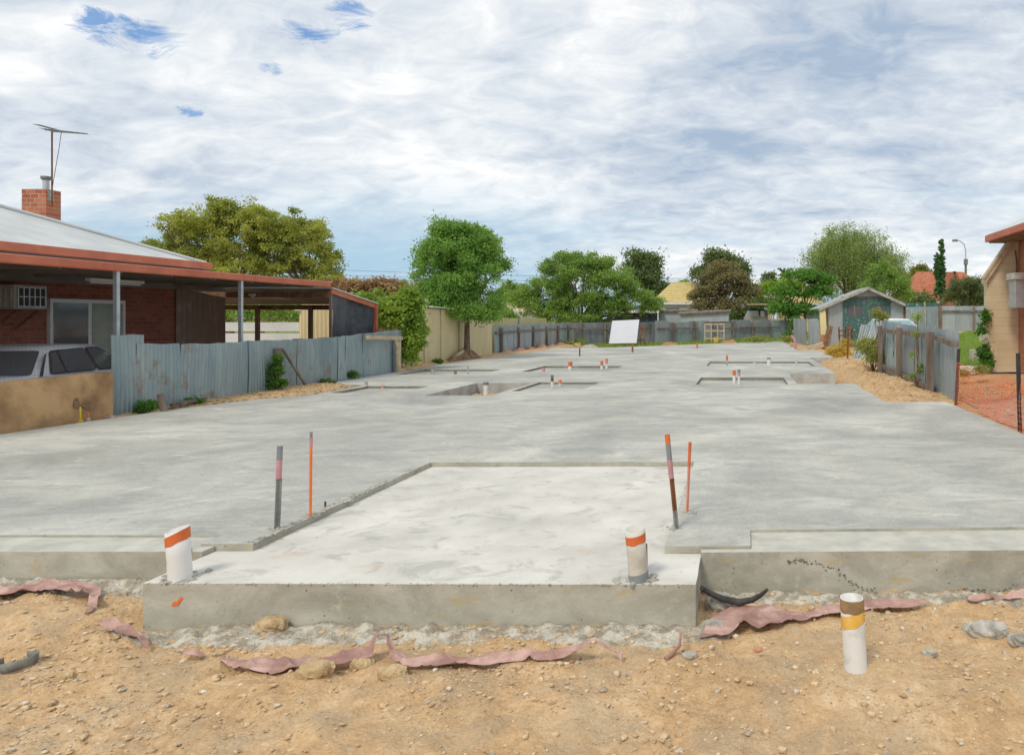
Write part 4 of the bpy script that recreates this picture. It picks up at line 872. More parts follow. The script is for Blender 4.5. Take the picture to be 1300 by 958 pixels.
# vines and ivy over the fence end
Y = 20.6
o = thing('dead_vine', 'tangle of brown dead vine sprawling over the green creeper', 'vine', (-11, 20.8, 0))
C = crown_points(pl(Y, (455, 368, 30, 12, .4, .7), (490, 366, 26, 13, .6, .6), (430, 364, 18, 9, .2, .5), (508, 374, 12, 12, .4, .4), (478, 388, 34, 12, .3, .6)), 9000, .14, 30, .3)
vs, fs = leaves(C, .13, .35); npmesh('dry_leaves', vs, fs, lf_dead, o, rnd=rng.random(len(fs)))
k = MB()
for i in range(70):
    a = Vector(V(random.uniform(420, 520), random.uniform(372, 400), Y + random.uniform(-.2, .8))); b = a + Vector((random.gauss(0, .25), random.gauss(0, .2), random.uniform(-.1, .45))); k.tube([a, a.lerp(b, .5) + Vector((0, 0, .12)), b], [.02, .012, .005], 5, cap=False)
k.build('stems', m_wood_pale, o)
o = thing('green_creeper', 'yellow green creeper hanging over the end of the blue fence to the ground', 'creeper', (-9.6, 20, 0))
C = crown_points(pl(19.6, (472, 388, 30, 18, .5, .5), (505, 405, 30, 26, 0, .5), (520, 388, 16, 24, 0, .4), (517, 438, 15, 34, 0, .3), (524, 430, 11, 26, 0, .3), (488, 400, 20, 16, .3, .5), (526, 415, 10, 22, .2, .35), (505, 455, 9, 14, 0, .15), (519, 452, 12, 15, 0, .25), (528, 440, 9, 22, .2, .3), (495, 395, 26, 20, .2, .5), (470, 405, 20, 14, .5, .5)), 22000, .13, 40, .35)
vs, fs = leaves(C, .105, .75); npmesh('leaves', vs, fs, lf_vine, o, rnd=rng.random(len(fs)))
k = MB(); k.tube([W(510, 466, 0), V(508, 440, 19.4), V(511, 412, 19.5)], [.05, .045, .04], 7); k.tube([V(523, 465, 20), V(522, 430, 20), V(516, 400, 20)], [.04, .04, .03], 7); k.build('stems', m_wood_pale, o)
def plant(name, label, L, mt, N, ls, cl, base, cat='plant', aspect=.6, shell=.2, group=None, stems=0, per=24):
    o = thing(name, label, cat, base, 0, group); C = crown_points(L, N, cl, per, shell); vs, fs = leaves(C, ls, aspect)
    npmesh('leaves', vs, fs, mt, o, rnd=rng.random(len(fs)))
    if stems:
        k = MB()
        for i in range(stems):
            c = C[rng.integers(len(C))]; k.tube([(base[0] + random.gauss(0, .03), base[1] + random.gauss(0, .03), base[2] - .05), tuple((np.array(base) + c) / 2 + rng.normal(size=3) * .03), tuple(c)], [.012, .008, .004], 5, cap=False)
        k.build('stems', m_wood_brown, o)
    return o
plant('ivy', 'ivy climbing the thick post of the blue fence', pl(13.9, (351, 472, 9, 16, 0, .10), (350, 488, 13, 10, 0, .12), (353, 457, 5, 8, 0, .07)), lf_ivy, 3600, .05, .055, (-9.2, 13.9, 0), stems=3)
plant('weed', 'leafy weeds at the foot of the blue fence beside the wall end', pl(10.9, (188, 518, 15, 9, 0, .14), (178, 523, 12, 5, 0, .1)), lf_ivy, 1600, .045, .05, (-9.22, 10.9, 0), group='weeds along the blue fence', stems=5)
plant('weed', 'small weeds growing over the grey board by the blue fence', pl(11.9, (245, 510, 12, 6, 0, .1), (232, 516, 8, 3, 0, .08)), lf_ivy, 900, .045, .05, (-9.22, 11.9, 0), group='weeds along the blue fence', stems=4)
plant('weed', 'round weed near the far end of the blue fence', pl(16.8, (448, 476, 8, 5, 0, .12)), lf_ivy, 700, .05, .05, (-9.2, 16.9, 0), group='weeds along the blue fence', stems=4)
plant('weed', 'dark low weeds along the middle foot of the blue fence', pl(15.6, (415, 485, 14, 4, 0, .12), (400, 490, 10, 3, 0, .1)), lf_dark, 700, .05, .05, (-9.2, 15.9, 0), group='weeds along the blue fence', stems=4)
plant('weed', 'weed growing at the foot of the cream shed wall', pl(22.8, (556, 459, 8, 3, 0, .15)), lf_ivy, 500, .07, .06, (-9.8, 22.8, 0), stems=3)
pts = []
for _ in range(2600):
    y = random.uniform(11.2, 19.5); el = float(np.interp(y, EL_Y, EL_X)); x = random.uniform(-9.3, el); pts.append((x, y, G(x, y) + .004, random.uniform(.006, .022)))
tag(lumps('loose_soil', pts, m_rock), 'loose orange clods along the foot of the blue fence', 'soil', kind='stuff')
pts = []
for _ in range(2600):
    y = random.uniform(12.3, 30); er = float(np.interp(y, ER_Y, ER_X)); x = er + random.uniform(.1, 1.7); pts.append((x, y, G(x, y), random.uniform(.008, .034)))
tag(lumps('loose_soil', pts, M_noise('tan clods', (.46, .30, .15), (.66, .47, .27), 9, .95, .6, 40)), 'crumbly tan earth heaped between slab and right fence', 'soil', kind='stuff')
# ------------------------------------------------------------------ left house
H = thing('brick_house', 'dark red brick house with pale grey hipped iron roof at the left', 'house', (-15, 10, -.3))
k = MB(); k.box((-12.55, 3, -.4), (-12.3, 15.4, 2.62)); k.build('wall', m_brick_y, H)
k = MB(); k.box((-19, 15.15, -.4), (-12.551, 15.4, 2.6)); k.build('wall', m_brick_x, H)
# hipped roof
xe, ye, ze, p = -11.8, 15.55, 2.62, .41; ri = 3.9
A, B_ = (xe, ye, ze), (xe - 2 * ri, ye, ze); C1, D1 = (xe, 2, ze), (xe - 2 * ri, 2, ze); Rg, Rf = (xe - ri, ye - ri, ze + p * ri), (xe - ri, 2, ze + p * ri)
k = MB(); 
def rplane(a, b, c, d, n_=70, amp=.008):
    P = np.zeros((n_ + 1, 2, 3)); a, b, c, d = map(np.array, (a, b, c, d))
    for i in range(n_ + 1):
        f = i / n_; q0, q1 = a * (1 - f) + b * f, d * (1 - f) + c * f; P[i, 0] = q0; P[i, 1] = q1; P[i, :, 2] += amp * math.sin(i * math.pi / 2)
    return P
k.grid(rplane(C1, A, Rg, Rf, 180), smooth=False); k.add([A, B_, Rg], [(0, 1, 2)]); k.add([B_, D1, Rf, Rg], [(0, 1, 2, 3)])
rf = k.build('roof', m_roof_grey, H)
k = MB(); k.tube([Vector(A) + Vector((0, 0, .02)), Vector(Rg) + Vector((0, 0, .03))], .035, 6); k.tube([Vector(Rf) + Vector((0, 0, .03)), Vector(Rg) + Vector((0, 0, .03))], .035, 6); k.build('ridge_capping', m_roof_grey, rf)
k = MB(); k.box((xe - .02, 2, ze - .12), (xe + .10, ye + .05, ze + .03)); k.box((xe - 8, ye, ze - .12), (xe - .02, ye + .1, ze + .03)); k.build('gutter', m_red, H, bevel=.015)
k = MB(); k.box((-12.299, 2, ze - .14), (xe - .021, ye - .01, ze - .10)); k.build('soffit', m_dark, H)
cx, cy = -13.93, 14.05
ch = MB(); ch.box((cx - .24, cy - .15, 2.8), (cx + .24, cy + .15, 3.965)); cho = ch.build('chimney', m_brick_c, rf)
k = MB()
k.box((cx + .242, cy - .13, 3.74), (cx + .247, cy + .0, 3.95)); k.build('mortar_patch', m_rock_grey, cho)
k = MB(); k.tube([(cx + .09, cy, 3.9), (cx + .09, cy, 4.18)], .052, 14); k.build('flue', m_steel, cho)
k = MB(); k.tube([(cx + .09, cy, 4.16), (cx + .09, cy, 4.19), (cx + .09, cy, 4.24)], [.055, .085, .08], 14); k.build('flue_cap', m_pickets, cho)
an = thing('tv_antenna', 'television antenna on a thin mast fixed to the brick chimney', 'antenna', (cx + .24, cy - .15, 3.7)); ay = cy - .10; ax = V(66, 0, ay)[0]
zt_ = V(66, 167, ay)[2]
MB().tube([(ax, ay, 3.62), (ax, ay, zt_)], .014, 8).build('mast', m_rust, an)
bm0, bm1 = Vector(V(57, 165, ay)), Vector(V(111, 170, ay)); MB().tube([bm0, bm1], .010, 6).build('boom', m_pickets, an)
k = MB()
for i in range(16):
    q = bm0.lerp(bm1, .05 + i / 16.5); l = .16 - .006 * i; k.tube([q - Vector((0, l, 0)), q + Vector((0, l, 0))], .005, 5)
for i in range(3):
    q = bm0.lerp(bm1, .02 + .06 * i); k.tube([q + Vector((0, -.25, .05)), q + Vector((0, .25, .05))], .006, 5)
k.build('elements', m_pickets, an)
q = bm0.lerp(bm1, .39); MB().tube([q, q + Vector((-.05, 0, -.35)), q + Vector((-.12, 0, -.75)), Vector((ax, ay, zt_ - 1.15))], .005, 5).build('cable', m_black, an)
# windows, cooler
wd = MB(); wd.box((-12.30, 12.50, -.3), (-12.24, 14.02, 1.78)); wo = wd.build('sliding_door', m_white, H)
k = MB(); k.box((-12.239, 12.56, -.2), (-12.232, 13.22, 1.71)); k.build('pane', m_glass, wo)
k = MB(); k.box((-12.239, 13.30, -.2), (-12.232, 13.96, 1.71)); k.build('curtained_pane', M_noise('pale green curtain', (.24, .29, .24), (.42, .46, .38), 1.6, .3, .05, 10), wo)
ac = MB(); ac.box((-12.3, 11.5, 1.58), (-11.85, 12.05, 1.98)); aco = ac.build('air_cooler', M_noise('beige enamel', (.30, .27, .23), (.38, .35, .30), 5, .5, .05, 30), H, bevel=.01)
k = MB()
for i in range(6): k.box((-11.848, 11.55 + i * .09, 1.62), (-11.83, 11.562 + i * .09, 1.94))
for z in (1.62, 1.78, 1.93): k.box((-11.847, 11.55, z), (-11.835, 12.02, z + .012))
for i in range(5): k.box((-12.25 + i * .09, 11.485, 1.62), (-12.24 + i * .09, 11.498, 1.94))
k.build('grille', m_steel, aco)
k = MB(); k.box((-11.8475, 11.56, 1.63), (-11.8465, 12.0, 1.93)); k.build('vent', m_black, aco)
for yy in (11.6, 11.95): MB().bar((-12.3, yy, 1.25), (-11.9, yy, 1.57), .03).build('bracket', m_rust, aco)
# carport
cp = thing('carport', 'long red edged carport on steel posts along the left house', 'carport', (-9.8, 11, -.3))
zg, zl = 2.30, 2.17
k = MB(); k.box((-9.86, 2, zl - .01), (-9.74, 16.72, zg - .01)); k.build('gutter', m_red, cp, bevel=.02)
k = MB(); k.box((-12.22, 2, 2.252), (-9.862, 16.7, 2.275)); k.build('roof_sheet', m_roof_grey, cp)
k = MB()
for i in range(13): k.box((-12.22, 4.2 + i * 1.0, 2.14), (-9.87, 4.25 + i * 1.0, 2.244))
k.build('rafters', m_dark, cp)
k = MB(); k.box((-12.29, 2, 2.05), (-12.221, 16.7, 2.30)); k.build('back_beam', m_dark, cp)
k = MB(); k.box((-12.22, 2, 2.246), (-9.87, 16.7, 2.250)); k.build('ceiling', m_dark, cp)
for yy in (8.3, 11.07, 13.8): MB().box((-9.835, yy - .03, -.35), (-9.775, yy + .03, 2.165)).build('post', m_steel, cp)
def tube_light(px0, px1, py, X, label):
    y0, y1 = -X * F / (VX - px0), -X * F / (VX - px1); z0, z1 = CH - (py - VY) * y0 / F, CH - (py - VY) * y1 / F; zz = min(2.06, (z0 + z1) / 2)
    o = thing('strip_light', label, 'lamp', (X, y0, zz), 0, 'unlit strip lights under the carport')
    MB().box((X - .05, y0, zz + .02), (X + .05, y1, zz + .07)).build('housing', m_white, o); MB().tube([(X, y0 + .04, zz), (X, y1 - .04, zz)], .018, 8).build('tube', m_white, o)
    MB().box((X - .008, (y0 + y1) / 2, zz + .07), (X + .008, (y0 + y1) / 2 + .016, 2.246)).build('hanger', m_steel, o)
tube_light(112, 180, 358, -11.4, 'strip light hanging over the glass door, nearest under the carport')
tube_light(318, 375, 378, -11.6, 'farther strip light near the end of the carport')
# lean-to behind, with brown wall and shade cloth
ln = thing('lean_to', 'low lean-to with charcoal shade cloth at the end of the carport', 'lean-to', (-10, 17, -.3))
za, zb = 2.13, 1.80
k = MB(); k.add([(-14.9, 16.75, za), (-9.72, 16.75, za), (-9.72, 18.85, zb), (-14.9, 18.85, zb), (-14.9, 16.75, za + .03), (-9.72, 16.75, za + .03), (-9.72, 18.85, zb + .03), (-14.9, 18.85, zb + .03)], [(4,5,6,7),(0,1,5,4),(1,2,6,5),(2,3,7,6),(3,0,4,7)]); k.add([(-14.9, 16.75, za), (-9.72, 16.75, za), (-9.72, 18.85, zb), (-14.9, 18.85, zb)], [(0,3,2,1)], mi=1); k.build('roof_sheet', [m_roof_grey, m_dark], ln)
k = MB(); k.bar((-9.76, 16.75, za - .06), (-9.76, 18.8, zb - .06), .04, .11); k.build('edge_beam', m_red, ln); k = MB(); k.bar((-14.9, 18.78, zb - .08), (-9.8, 18.78, zb - .08), .05, .13); k.bar((-14.9, 16.78, za - .14), (-9.8, 16.78, za - .14), .05, .13); k.build('beams', m_wood_brown, ln)
k = MB(); k.box((-9.80, 18.70, -.3), (-9.71, 18.80, zb - .03)); k.build('post', m_red, ln); k = MB(); k.box((-9.82, 16.76, -.3), (-9.77, 16.82, za - .05)); k.build('post', m_wood, ln)
for xx in (-12.9, -11.5): MB().box((xx, 18.68, -.3), (xx + .09, 18.76, zb - .05)).build('post', m_wood, ln)
P = np.zeros((30, 10, 3))
for i in range(30):
    for j in range(10):
        f, g = i / 29, j / 9; y = 16.83 + f * 1.87; zt2 = za - .1 + (zb - za) * f; P[i, j] = (-9.79 + .025 * math.sin(f * 17 + g * 4) * (1 - g * .6) + .02 * math.sin(f * 7 - g * 6), y, .35 * (1 - g) + zt2 * g)
k = MB(); k.grid(P); k.build('shade_cloth', m_shade, ln)
k = MB(); k.add([], []); 
corr((-12.27, 15.30), (-12.27, 16.75), -.3, -.3, 2.10, 1.92, amp=.01, pitch=.15, wob=0).build('brown_wall', m_iron_brown, ln)
# things seen beyond the carport
def hshed(name, label, Y, px0, px1, ztop, mat, depth=2.5, cat='shed', roofmat=m_roof_grey, pitch=.3, base=-.3):
    x0, x1 = V(px0, 0, Y)[0], V(px1, 0, Y)[0]; o = thing(name, label, cat, ((x0 + x1) / 2, Y, base))
    corr((x0, Y), (x1, Y), base, base, ztop, ztop, wob=0).build('wall', mat, o); corr((x1, Y), (x1, Y + depth), base, base, ztop, ztop, wob=0).build('wall', mat, o); corr((x0, Y), (x0, Y + depth), base, base, ztop, ztop, wob=0).build('wall', mat, o)
    MB().box((x0, Y + depth, base), (x1, Y + depth + .03, ztop)).build('wall', mat, o)
    MB().box((x0 - .1, Y - .1, ztop + .003), (x1 + .1, Y + depth + .1, ztop + .05)).build('roof', roofmat, o); return o
hshed('garden_shed', 'small cream shed seen through the open end of the carport', 24, 380, 408, CH + .26, m_iron_cream, roofmat=m_white)
o = thing('white_fence', 'low pale fence seen through the carport', 'fence', (-14, 27, -.3)); x0, x1 = V(230, 0, 27)[0], V(385, 0, 27)[0]
for i in range(3): MB().box((x0, 27, .1 + i * .42), (x1, 27.03, .44 + i * .42)).build('board', m_roof_grey, o)
for i in range(4): MB().box((x0 + i * (x1 - x0) / 3.1, 27.031, -.3), (x0 + i * (x1 - x0) / 3.1 + .1, 27.12, 1.36)).build('post', m_wood, o)
# cream corrugated shed right of the creeper
o = thing('cream_shed', 'long cream corrugated shed wall under the round green tree', 'shed', (-10, 24, -.1))
corr((-10.05, 20.8), (-10.05, 28.2), -.15, -.12, 1.78, 1.66, amp=.012, pitch=.12, wob=.01).build('wall', m_iron_cream, o)
corr((-13.0, 20.8), (-10.05, 20.8), -.2, -.2, 2.2, 1.78, pitch=.12, wob=0).build('wall', m_iron_cream, o); corr((-10.05, 28.2), (-13, 28.2), -.2, -.2, 1.66, 2.06, pitch=.12, wob=0).build('wall', m_iron_cream, o)
k = MB(); k.add([(-9.95, 20.7, 1.80), (-9.95, 28.3, 1.68), (-13, 28.3, 2.08), (-13, 20.7, 2.22), (-9.95, 20.7, 1.815), (-9.95, 28.3, 1.695), (-13, 28.3, 2.095), (-13, 20.7, 2.235)], [(0,1,2,3),(7,6,5,4),(0,4,5,1),(1,5,6,2),(2,6,7,3),(3,7,4,0)]); k.build('roof', m_roof_grey, o)
for yy in (22.2, 23.4, 24.9): MB().box((-10.035, yy, -.1), (-10.015, yy + .04, 1.72)).build('cover_strip', m_wood_pale, o)
# dirt pile by the tree
def mound(name, cx, cy, rx, ry, h_, mat, label, cat='pile'):
    n_ = 30; U, A_ = np.meshgrid(np.linspace(0, 1, 16), np.linspace(0, 2 * math.pi, n_), indexing='ij')
    X = cx + U * rx * np.cos(A_); Y = cy + U * ry * np.sin(A_); Z = ground(X, Y) + h_ * (1 - U ** 2) ** 1.3 * (.25 + 1.0 * fbm(X * 3, Y * 3, 5)) + .04 * (fbm(X * 13, Y * 13, 3) - .5) - .06 * U
    k = MB(); k.grid(np.stack([X, Y, Z], -1)); return tag(k.build(name, mat), label, cat)
m_dirt = M_noise('brown earth', (.20, .11, .065), (.40, .25, .15), 8, .95, .9, 30, .03, detail=7)
mound('earth_pile', -9.85, 25.0, .35, 1.5, .42, m_dirt, 'brown earth pile at the foot of the green tree', 'earth pile')
k = MB(); k.bar((-9.95, 23.9, -.0), (-9.7, 24.5, .32), .03, .10); tag(k.build('plank', m_wood_pale), 'short plank sticking out of the earth pile', 'plank')
for i, (px, lb) in enumerate(((850, 'earth heap before the left part of the back fence'), (925, 'orange earth heap before the middle of the back fence'), (787, 'red earth heap under the white board'))):
    x, y, _ = W(px, 437.5 if px < 900 else 435, -.1); mound('earth_heap', x, y + .4, .9, .8, .42, M_noise('orange earth', (.38, .18, .09), (.52, .28, .15), 5, .95, .6, 30, .02), lb, 'earth heap')
for i in range(6):
    y = 29.2 + i * 1.7; mound('brick_rubble', -9.8, y, .3, .9, .13 + .05 * (i % 2), m_gravel_red, ('rubble heap at the foot of the left far fence, %s' % ['nearest the tree', 'second from the tree', 'third from the tree', 'fourth from the tree', 'fifth from the tree', 'farthest from the tree'][i]), 'rubble')
# ------------------------------------------------------------------ far left fence and yellow fence behind it
corr_fence('corrugated_fence', 'grey corrugated iron fence along the left between the tree and the far corner', lambda y: -10.0, 28.35, 41.2, lambda y: -.12, lambda y: 1.13 + (y - 27) * .004, m_iron_blue, .8, .04,
           posts=[(y, 1.05, .10) for y in np.arange(29, 41.3, 2.2)], rails=[(28.4, 34, .85, .86), (34, 41, .86, .86)], side=1, mats=[m_iron_blue, m_iron_grey])
o = thing('yellow_fence', 'pale yellow panel fence showing above the grey fence', 'fence', (-11, 30, 0))
for a, b in ((28.6, 33.2), (33.4, 38)): corr((-10.6, a), (-10.6, b), -.1, -.1, 1.44, 1.44, amp=.015, pitch=.25, wob=0).build('panel', m_iron_yellow, o)
MB().box((-10.58, 28.4, -.1), (-10.5, 28.5, 1.4)).build('post', m_wood, o)
# ------------------------------------------------------------------ back fence
bf = thing('corrugated_fence', 'patched grey corrugated iron fence across the far end of the site', 'fence', (-3, 46, -.1))
P0, P1 = Vector((-10.0, 41.3)), Vector((3.4, 50.2)); Lb = (P1 - P0).length; s = 0; i = 0
def bpt(s): return P0 + (P1 - P0) * s
while s < 1:
    w_ = random.choice((.7, .8, .9, 1.6)) / Lb; e = min(1, s + w_); a, b = bpt(s), bpt(e); tz = 1.18 + random.uniform(-.07, .10) + .06 * s
    corr((a.x, a.y), (b.x, b.y), -.15, -.15, tz, tz + random.uniform(-.03, .03), lean0=random.uniform(-.03, .03), amp=.012).build('sheet', random.choice([m_iron_back, m_iron_grey, m_iron_back, m_iron_blue]), bf); s = e
nrm = Vector((.55, -.83))
for s in np.linspace(.03, .97, 11):
    a = bpt(s) + nrm * .08; MB().bar((a.x, a.y, -.2), (a.x + random.uniform(-.04, .04), a.y, 1.05 + random.uniform(0, .25)), .10).build('post', m_wood, bf)
for a, b, z in ((0, .3, .8), (.34, .52, .78), (.55, .7, 1.16), (.62, .8, .74), (.72, .93, .80)):
    p_, q_ = bpt(a) + nrm * .12, bpt(b) + nrm * .12; MB().bar((p_.x, p_.y, z), (q_.x, q_.y, z + .03), .05, .09).build('rail', m_wood, bf)
# pallet and frame leaning on the fence
def pallet(px, Y, w_, h_, n_, label, mat=m_wood_pale):
    x, y, z = V(px, 434, Y); o = thing('pallet', label, 'pallet', (x, y, -.05)); 
    for i in range(n_): MB().box((x - w_/2 + i * w_ / (n_ - 1) - .035, y - .02, -.05), (x - w_/2 + i * w_ / (n_ - 1) + .035, y, h_)).build('slat', mat, o)
    for z in (h_ * .1, h_ * .55, h_ * .92): MB().box((x - w_/2 - .05, y + .001, z), (x + w_/2 + .05, y + .04, z + .09)).build('crosspiece', mat, o)
pallet(907, 44.6, 1.2, 1.1, 4, 'pale open timber frame leaning on the middle of the back fence'); pallet(813, 41.9, .5, 1.02, 3, 'narrow brown slatted gate beside the white board', m_wood_brown)
tag(MB().box(V(906, 428, 44.4), (V(912, 0, 44.4)[0], 44.5, CH - (435-VY)*44.4/F)).build('yellow_bag', m_straw), 'small yellow bag before the pale timber frame', 'bag')
# the blank board
x0, y0, z0 = V(773, 436, 40.6); x1 = V(808, 0, 40.6)[0]; zt_ = V(0, 406, 40.6)[2]
o = thing('sign_board', 'blank bluish white board leaning in the grass at the far end', 'board', (x0, 40.6, z0))
MB().add([(x0, 40.6, z0), (x1, 40.6, z0 + .03), (x1 + .10, 41.0, zt_ + .02), (x0 + .12, 41.0, zt_ - .05), (x0, 40.65, z0), (x1, 40.65, z0 + .03), (x1 + .10, 41.05, zt_ + .02), (x0 + .12, 41.05, zt_ - .05)], [(0,1,2,3),(7,6,5,4),(0,4,5,1),(1,5,6,2),(2,6,7,3),(3,7,4,0)]).build('panel', m_board, o)
for xx in (x0 + .3, x1 - .3): MB().bar((xx, 41.06, z0), (xx + .1, 41.15, zt_ - .2), .07).build('support', m_wood, o)
mound('rubbish_heap', V(746, 0, 37.5)[0], 38.0, .75, .6, .45, m_rock_grey, 'pale rubbish heap left of the white board', 'rubbish')
# grass strip
def grass(name, label, fn, N, h_, mt=lf_grass):
    P = np.array([fn() for _ in range(N)]); z = ground(P[:, 0], P[:, 1]); a = rng.uniform(0, 6.28, N); hh = h_ * rng.uniform(.4, 1.2, N); w_ = .02 + .015 * h_ * 10 * 0
    dx, dy = np.cos(a) * w_, np.sin(a) * w_; tx, ty = rng.normal(size=N) * hh * .35, rng.normal(size=N) * hh * .35
    vs = np.stack([np.stack([P[:, 0] - dx, P[:, 1] - dy, z - .01], -1), np.stack([P[:, 0] + dx, P[:, 1] + dy, z - .01], -1), np.stack([P[:, 0] + tx, P[:, 1] + ty, z + hh], -1)], 1).reshape(-1, 3)
    return tag(npmesh(name, vs, np.arange(3 * N).reshape(N, 3), mt, rnd=rng.random(N)), label, 'grass', kind='stuff')
def fn():
    s = random.random(); a = bpt(s); d = abs(random.gauss(0, 1.5)) + .1; return (a.x + nrm.x * d, a.y + nrm.y * d)
grass('grass', 'green grass along the foot of the back fence', fn, 16000, .28)
grass('grass', 'rough green lawn beside the cream house', lambda: (lambda y: (random.uniform(5.2 + .3 * (y - 21), 9 + .38 * (y - 21)), y))(random.uniform(20.9, 37.5)), 20000, .16)
plant('weed', 'tall weeds in the far right corner beside the pink pipe', pl(42, (1000, 431, 10, 5, 0, .6), (960, 431, 22, 3, 0, .6)), lf_weed, 1500, .12, .18, (V(1000, 0, 42)[0], 42, -.1))
plant('weed', 'dry weeds before the left end of the back fence', pl(38.5, (715, 437, 14, 3.5, 0, .5)), lf_weed, 900, .12, .15, (V(715, 0, 38.5)[0], 38.5, -.1))
plant('ivy', 'dark creeper in the corner of the back fence', pl(47, (1008, 415, 6, 14, 0, .4), (1002, 428, 8, 6, 0, .4)), lf_ivy, 1800, .16, .2, (V(1006, 0, 47)[0], 47, 0))
# leaning fence sheets at the far right
o = thing('leaning_fence', 'leaning broken corrugated sheets at the far right corner of the site', 'fence', (4, 38, -.1))
xr = lambda px, Y: (V(px, 0, Y)[0], Y)
for (a, b, Ya, Yb, ta, tb, l0, l1) in ((1007, 1024, 46, 40.5, 404, 405, 0, -.25), (1026, 1045, 40, 36.5, 405, 407, .1, -.55)):
    za, zb = V(0, ta, Ya)[2], V(0, tb, Yb)[2]; corr(xr(a, Ya), xr(b, Yb), -.2, -.2, za, zb, lean0=l0, lean1=l1, amp=.014, pitch=.12).build('sheet', m_iron_grey, o)
for a, b, c, d in ((1045, 446, 1052, 413), (1049, 447, 1056, 414)): MB().bar(V(a, b, 35), V(c, d, 35), .13, .13).build('post', m_wood_brown, o)
k = MB(); k.bar(V(1026, 443, 35), V(1045, 437, 35), .3, .25); tag(k.build('timber_block', m_wood_pale, bevel=.03), 'pale timber block lying beside the leaning sheets', 'timber')
# ------------------------------------------------------------------ right fence
rb = lambda y: np.interp(y, [13, 17, 20.5], [-.16, -.12, -.06]); rt = lambda y: np.interp(y, [13, 15, 20.5], [1.23, 1.26, 1.32])
o = corr_fence('corrugated_fence', 'blue grey corrugated fence with dark timber posts and rails at the right', lambda y: 3.93, 13.0, 20.4, rb, rt, m_iron_blue, .82, .06, side=-1, lean=.03, mats=[m_iron_blue, m_iron_grey])
for yy, zz, xx in ((14.35, 1.16, 3.76), (17.3, 1.20, 3.78), (19.75, 1.22, 3.78)): MB().bar((xx, yy, -.4), (xx, yy, zz), .13, .13).build('post', m_wood, o, bevel=.012)
for a, b, za, zb in ((12.9, 14.3, .94, 1.05), (14.4, 17.2, 1.06, 1.08), (17.35, 19.7, 1.08, 1.08), (14.4, 19.7, -.02, .10)): MB().bar((3.84, a, za), (3.84, b, zb), .05, .10).build('rail', m_wood, o)
plant('creeper', 'thin yellow green creeper climbing the rails of the right fence', pl(15.6, (1165, 425, 12, 3, 0, .08), (1158, 480, 5, 8, 0, .06), (1172, 470, 3, 18, 0, .06), (1165, 405, 4, 12, .2, .08), (1178, 440, 3, 25, 0, .05), (1157, 452, 3, 10, 0, .06)), lf_vine, 420, .075, .07, (3.8, 15.6, -.1), cat='creeper', per=8, stems=6)
plant('shrub', 'wild yellow green shrub at the far end of the right fence', pl(20.3, (1104, 445, 12, 16, 0, .35), (1112, 455, 12, 12, -.3, .3), (1095, 440, 8, 12, .3, .3)), lf_weed, 5200, .065, .12, (3.7, 20.3, -.1), cat='shrub', stems=14)
plant('shrub', 'feathery dry yellow plant growing over the fence post top', pl(20.6, (1119, 404, 9, 8, 0, .3), (1114, 398, 7, 6, 0, .25)), lf_weed, 2200, .05, .1, (3.9, 20.6, .6), cat='shrub', stems=8)
o = thing('iron_sheets', 'stack of grey corrugated sheets leaning at the end of the right fence', 'iron sheets', (3.6, 22, -.1))
for a, b in ((0, 0), (.1, .14), (.18, .3)):
    p_ = V(1082 + a * 40, 455, 22.5); q_ = V(1093 + b * 40, 412, 23.2)
    P = np.zeros((20, 4, 3))
    for i in range(20):
        for j in range(4): f = j / 3; P[i, j] = (p_[0] * (1 - f) + q_[0] * f + i * .016, p_[1] * (1 - f) + q_[1] * f + .02 * math.sin(i * 1.4) - a, p_[2] * (1 - f) + q_[2] * f)
    k = MB(); k.grid(P); k.build('sheet', m_iron_grey, o)
# yellow straw / netting and rusty frame
Y = 28
plant('straw_heap', 'heap of bright yellow straw behind the corner of the slab', pl(Y, (1064, 445, 12, 5, 0, .6), (1074, 436, 6, 3, .3, .4), (1066, 450, 16, 3, -.3, .6)), M_leaf('straw blades', (.60, .38, .05), (.78, .56, .14), (.45, .28, .06), 2, .2), 7000, .2, .12, (V(1066, 0, Y)[0], Y, -.1), cat='straw', aspect=.10, per=30)
mound('sand_heap', V(1066, 0, Y)[0], Y, .75, .9, .55, m_straw, 'yellow sand heap under the straw', 'sand heap')
o = thing('rusty_frame', 'rusty iron frame standing behind the straw heap', 'frame', (V(1074, 0, 30)[0], 30, 0)); 
for px in (1066, 1074, 1082): MB().bar(V(px, 440, 30), V(px - 1, 415, 30), .06).build('upright', m_rust, o)
for py in (420, 426): MB().bar(V(1064, py, 29.95), V(1084, py - 1, 29.95), .05).build('crossbar', m_rust, o)
tag(MB().bar(V(1076, 455, 24.5), V(1077, 412, 24.5), .05, .05).build('star_picket', m_rust), 'rusty steel picket standing before the straw heap', 'post')
o = thing('wheelie_bin', 'dark wheeled bin with bright green lid beyond the right fence', 'bin', (V(1105, 0, 27)[0], 27, 0)); bx = V(1105, 0, 27)[0]
k = MB(); k.prism([(bx - .24, 26.75, .0), (bx + .24, 26.75, .0), (bx + .29, 26.7, .93), (bx - .29, 26.7, .93)], (0, .6, 0)); k.build('body', m_bin, o); k = MB(); k.prism([(bx - .31, 26.66, .94), (bx + .31, 26.66, .94), (bx + .26, 26.66, 1.1), (bx - .26, 26.66, 1.1)], (0, .68, 0)); k.build('lid', m_green_bin, o, bevel=.03)
for sx in (-.22, .22): MB().tube([(bx + sx - .03, 27.36, .08), (bx + sx + .03, 27.36, .08)], .10, 12).build('wheel', m_rubber, o)
